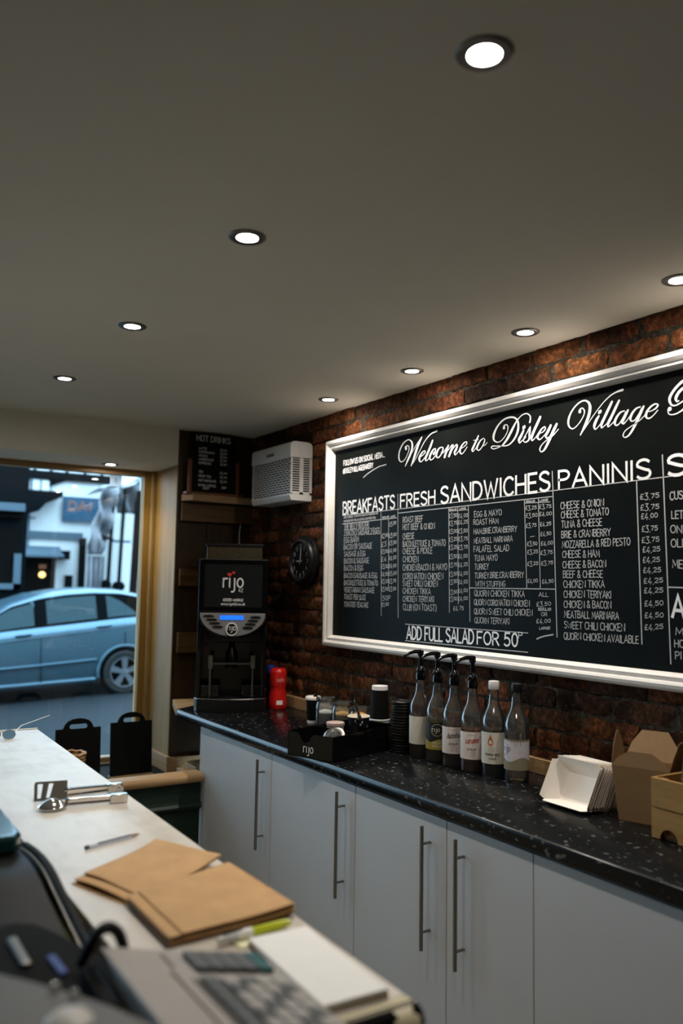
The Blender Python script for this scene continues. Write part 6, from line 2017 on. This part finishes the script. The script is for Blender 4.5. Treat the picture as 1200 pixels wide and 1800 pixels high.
# ---- parked car
def car():
    t = thing('parked_car', 'silver blue hatchback parked in the street beyond the window', 'car', (4.16, 13.50, gz(4.16)))
    t.rotation_euler = (0, -math.atan(SL), 0)
    paint_ = plain('silver_blue_paint', (.11, .20, .26), .28, .55, var=.02, coat=.35)
    trimm = plain('car_black', (.004, .005, .006), .6, spec=.03)
    cglass = plain('car_glass', (.055, .095, .11), .10, coat=.3)
    # x: rear axle at 0, front axle at -2.78; the side towards the shop is -y
    stn = [-3.46, -3.40, -3.20, -2.80, -2.30, -1.95, -1.60, -1.20, -.80, -.40, 0.0, .30, .50, .64, .70, .715]
    belt = [.62, .70, .80, .88, .965, 1.00, 1.025, 1.05, 1.075, 1.10, 1.125, 1.135, 1.12, 1.04, .80, .70]
    roof = [.62, .70, .80, .88, .975, 1.20, 1.42, 1.535, 1.585, 1.595, 1.565, 1.49, 1.36, 1.04, .80, .70]
    hw = [.60, .72, .82, .87, .885, .888, .888, .888, .888, .888, .885, .87, .84, .80, .76, .70]
    body = MB()
    rings = []
    for x, b, r, w in zip(stn, belt, roof, hw):
        k = max(0.0, min(1.0, (r - b) / .45))
        zc = min(.80 + .072 * (x + 2.8), b - .10) if b > .85 else b * .8
        half = [(w * .91, .19), (w * .965, .28), (w * .985, .46), (w, zc), (w * .945, b - .03), (w * .90, b),
                (w * (.90 - .15 * k), b + (r - b) * .86), (w * (.885 - .22 * k), b + (r - b) * .955), (w * (.7 - .2 * k), r), (0, r + .012 * k)]
        ring = [Vector((x, -yy, zz)) for yy, zz in half] + [Vector((x, yy, zz)) for yy, zz in half[-2::-1]]
        rings.append([body.bm.verts.new(p) for p in ring])
    for a, b in zip(rings, rings[1:]):
        n = len(a)
        for k in range(n):
            body.bm.faces.new((a[k], a[(k + 1) % n], b[(k + 1) % n], b[k]))
    body.bm.faces.new(rings[0])
    body.bm.faces.new(rings[-1][::-1])
    body.obj('body', paint_, t, smooth=35)
    def surf(x, f):
        """a spot on the side glass surface: f = 0 at the belt, 1 at the roof edge"""
        i = 0
        while i < len(stn) - 2 and stn[i + 1] < x:
            i += 1
        g_ = (x - stn[i]) / (stn[i + 1] - stn[i])
        L = lambda s: s[i] * (1 - g_) + s[i + 1] * g_
        b, r, w = L(belt), L(roof), L(hw)
        k = max(0.0, min(1.0, (r - b) / .45))
        return Vector((x, -(w * .90 - w * .15 * k * f) - .007, b + (r - b) * .86 * f))
    def pane(name, x0, x1, f0, f1, n=8, taper0=None, taper1=None, m=cglass):
        mb = MB()
        def fn(u, v):
            x = x0 + (x1 - x0) * u
            top = f1
            if taper1 is not None:
                top = f1 * (1 - u ** 1.6) + taper1 * u ** 1.6
            if taper0 is not None:
                top = f1 * u ** .6 + taper0 * (1 - u ** .6)
            return surf(x, f0 + (top - f0) * v)
        mb.grid(fn, n, 3)
        return mb.obj(name, m, t, smooth=60)
    pane('window_surround', -2.05, .36, .0, .985, 16, m=trimm).location.y = .003
    pane('side_window', -1.92, -1.29, .09, .90, 8)
    pane('side_window', -1.11, -.38, .09, .90, 8)
    pane('side_window', -.22, .26, .09, .90, 8, taper1=.14)
    sp = MB()
    sp.grid(lambda u, v: (.10 + .50 * u, -.62 + 1.24 * v, 1.585 - .30 * u ** 1.5 + .01), 6, 4)
    # rear window
    rg = MB()
    rg.grid(lambda u, v: (.385 + .215 * u, (-.60 - .05 * u) + (1.2 + .1 * u) * v, 1.46 - .335 * u + .014), 6, 4)
    rg.obj('rear_window', cglass, t, smooth=60)
    sp.bm.free()
    for x in (-1.21, -.02 - .0):
        pass
    seam = MB()
    for x in (-1.22, .02):
        seam.prism([(x - .004, -.885, .26), (x + .004, -.885, .26), (x + .004, -.888, .92), (x - .004, -.888, .92)], (0, .03, 0))
    seam.obj('door_seam', trimm, t)
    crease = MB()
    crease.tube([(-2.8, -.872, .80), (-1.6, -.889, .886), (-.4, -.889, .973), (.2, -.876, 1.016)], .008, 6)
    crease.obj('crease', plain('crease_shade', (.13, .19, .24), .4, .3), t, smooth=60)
    mold = MB()
    mold.tube([(-2.4, -.893, .49), (-1.2, -.897, .515), (-.42, -.893, .54)], .017, 8)
    mold.obj('moulding', paint_, t, smooth=60)
    sill = MB()
    sill.tube([(-2.35, -.862, .245), (-.44, -.862, .245)], .035, 8)
    sill.obj('sill', paint_, t, smooth=60)
    for x in (-1.46, -.30):
        h = MB()
        h.tube([(x - .11, -.868, .955 if x < -1 else 1.020), (x - .05, -.890, .96 if x < -1 else 1.025), (x + .05, -.890, .965 if x < -1 else 1.03), (x + .11, -.868, .97 if x < -1 else 1.035)], .016, 8)
        h.obj('door_handle', paint_, t, smooth=60)
    for ax in (0.0, -2.78):
        for sgn in (-1, 1):
            ar = MB()
            ar.lathe([(0, 0), (.385, 0), (.392, -.006)], (ax, -.888 * 1 if sgn < 0 else .888, .315), 40, 'y')
            ar.obj('wheel_well', trimm, t)
            fl_ = MB()
            fl_.tube([(ax + .40 * math.cos(R(a)), sgn * .886, .315 + .40 * math.sin(R(a))) for a in range(-12, 193, 8)], .022, 8)
            fl_.obj('arch', paint_, t, smooth=60)
            wh = MB()
            wh.lathe([(.215, sgn * .79), (.30, sgn * .79), (.318, sgn * .82), (.318, sgn * .90), (.300, sgn * .918), (.235, sgn * .915), (.222, sgn * .90), (.215, sgn * .79)], (ax, 0, .318), 40, 'y')
            w = wh.obj('tyre', plain('tyre_rubber', (.018, .019, .02), .7), t, smooth=40)
            rm = MB()
            rm.lathe([(.226, sgn * .915), (.222, sgn * .922), (.212, sgn * .920), (.205, sgn * .90)], (ax, 0, .318), 40, 'y')
            rm.lathe([(.045, sgn * .89), (.050, sgn * .912), (.03, sgn * .918), (0, sgn * .918)], (ax, 0, .318), 20, 'y')
            for k in range(5):
                a = 2 * math.pi * k / 5 + .3
                d = Vector((math.cos(a), 0, math.sin(a)))
                nrm = Vector((-math.sin(a), 0, math.cos(a)))
                c_ = Vector((ax, sgn * .897, .318))
                rm.prism([c_ + d * .03 - nrm * .030, c_ + d * .215 - nrm * .050, c_ + d * .215 + nrm * .050, c_ + d * .03 + nrm * .030], (0, sgn * .016, 0))
            rm.obj('wheel', plain('alloy', (.36, .39, .43), .3, .7), w)
    for sgn in (-1, 1):
        MB().prism([(.60, sgn * .80, .78), (.66, sgn * .78, .80), (.60, sgn * .80, 1.06), (.52, sgn * .83, 1.04)], (0, -sgn * .06, 0)).obj('tail_lamp', plain('tail_red', (.35, .02, .02), .2), t)
        MB().lathe([(0, -.05), (.09, -.03), (.10, 0), (.09, .03), (0, .05)], (-3.30, sgn * .62, .66), 16).obj('headlamp', M['chrome'], t, smooth=60)
car()
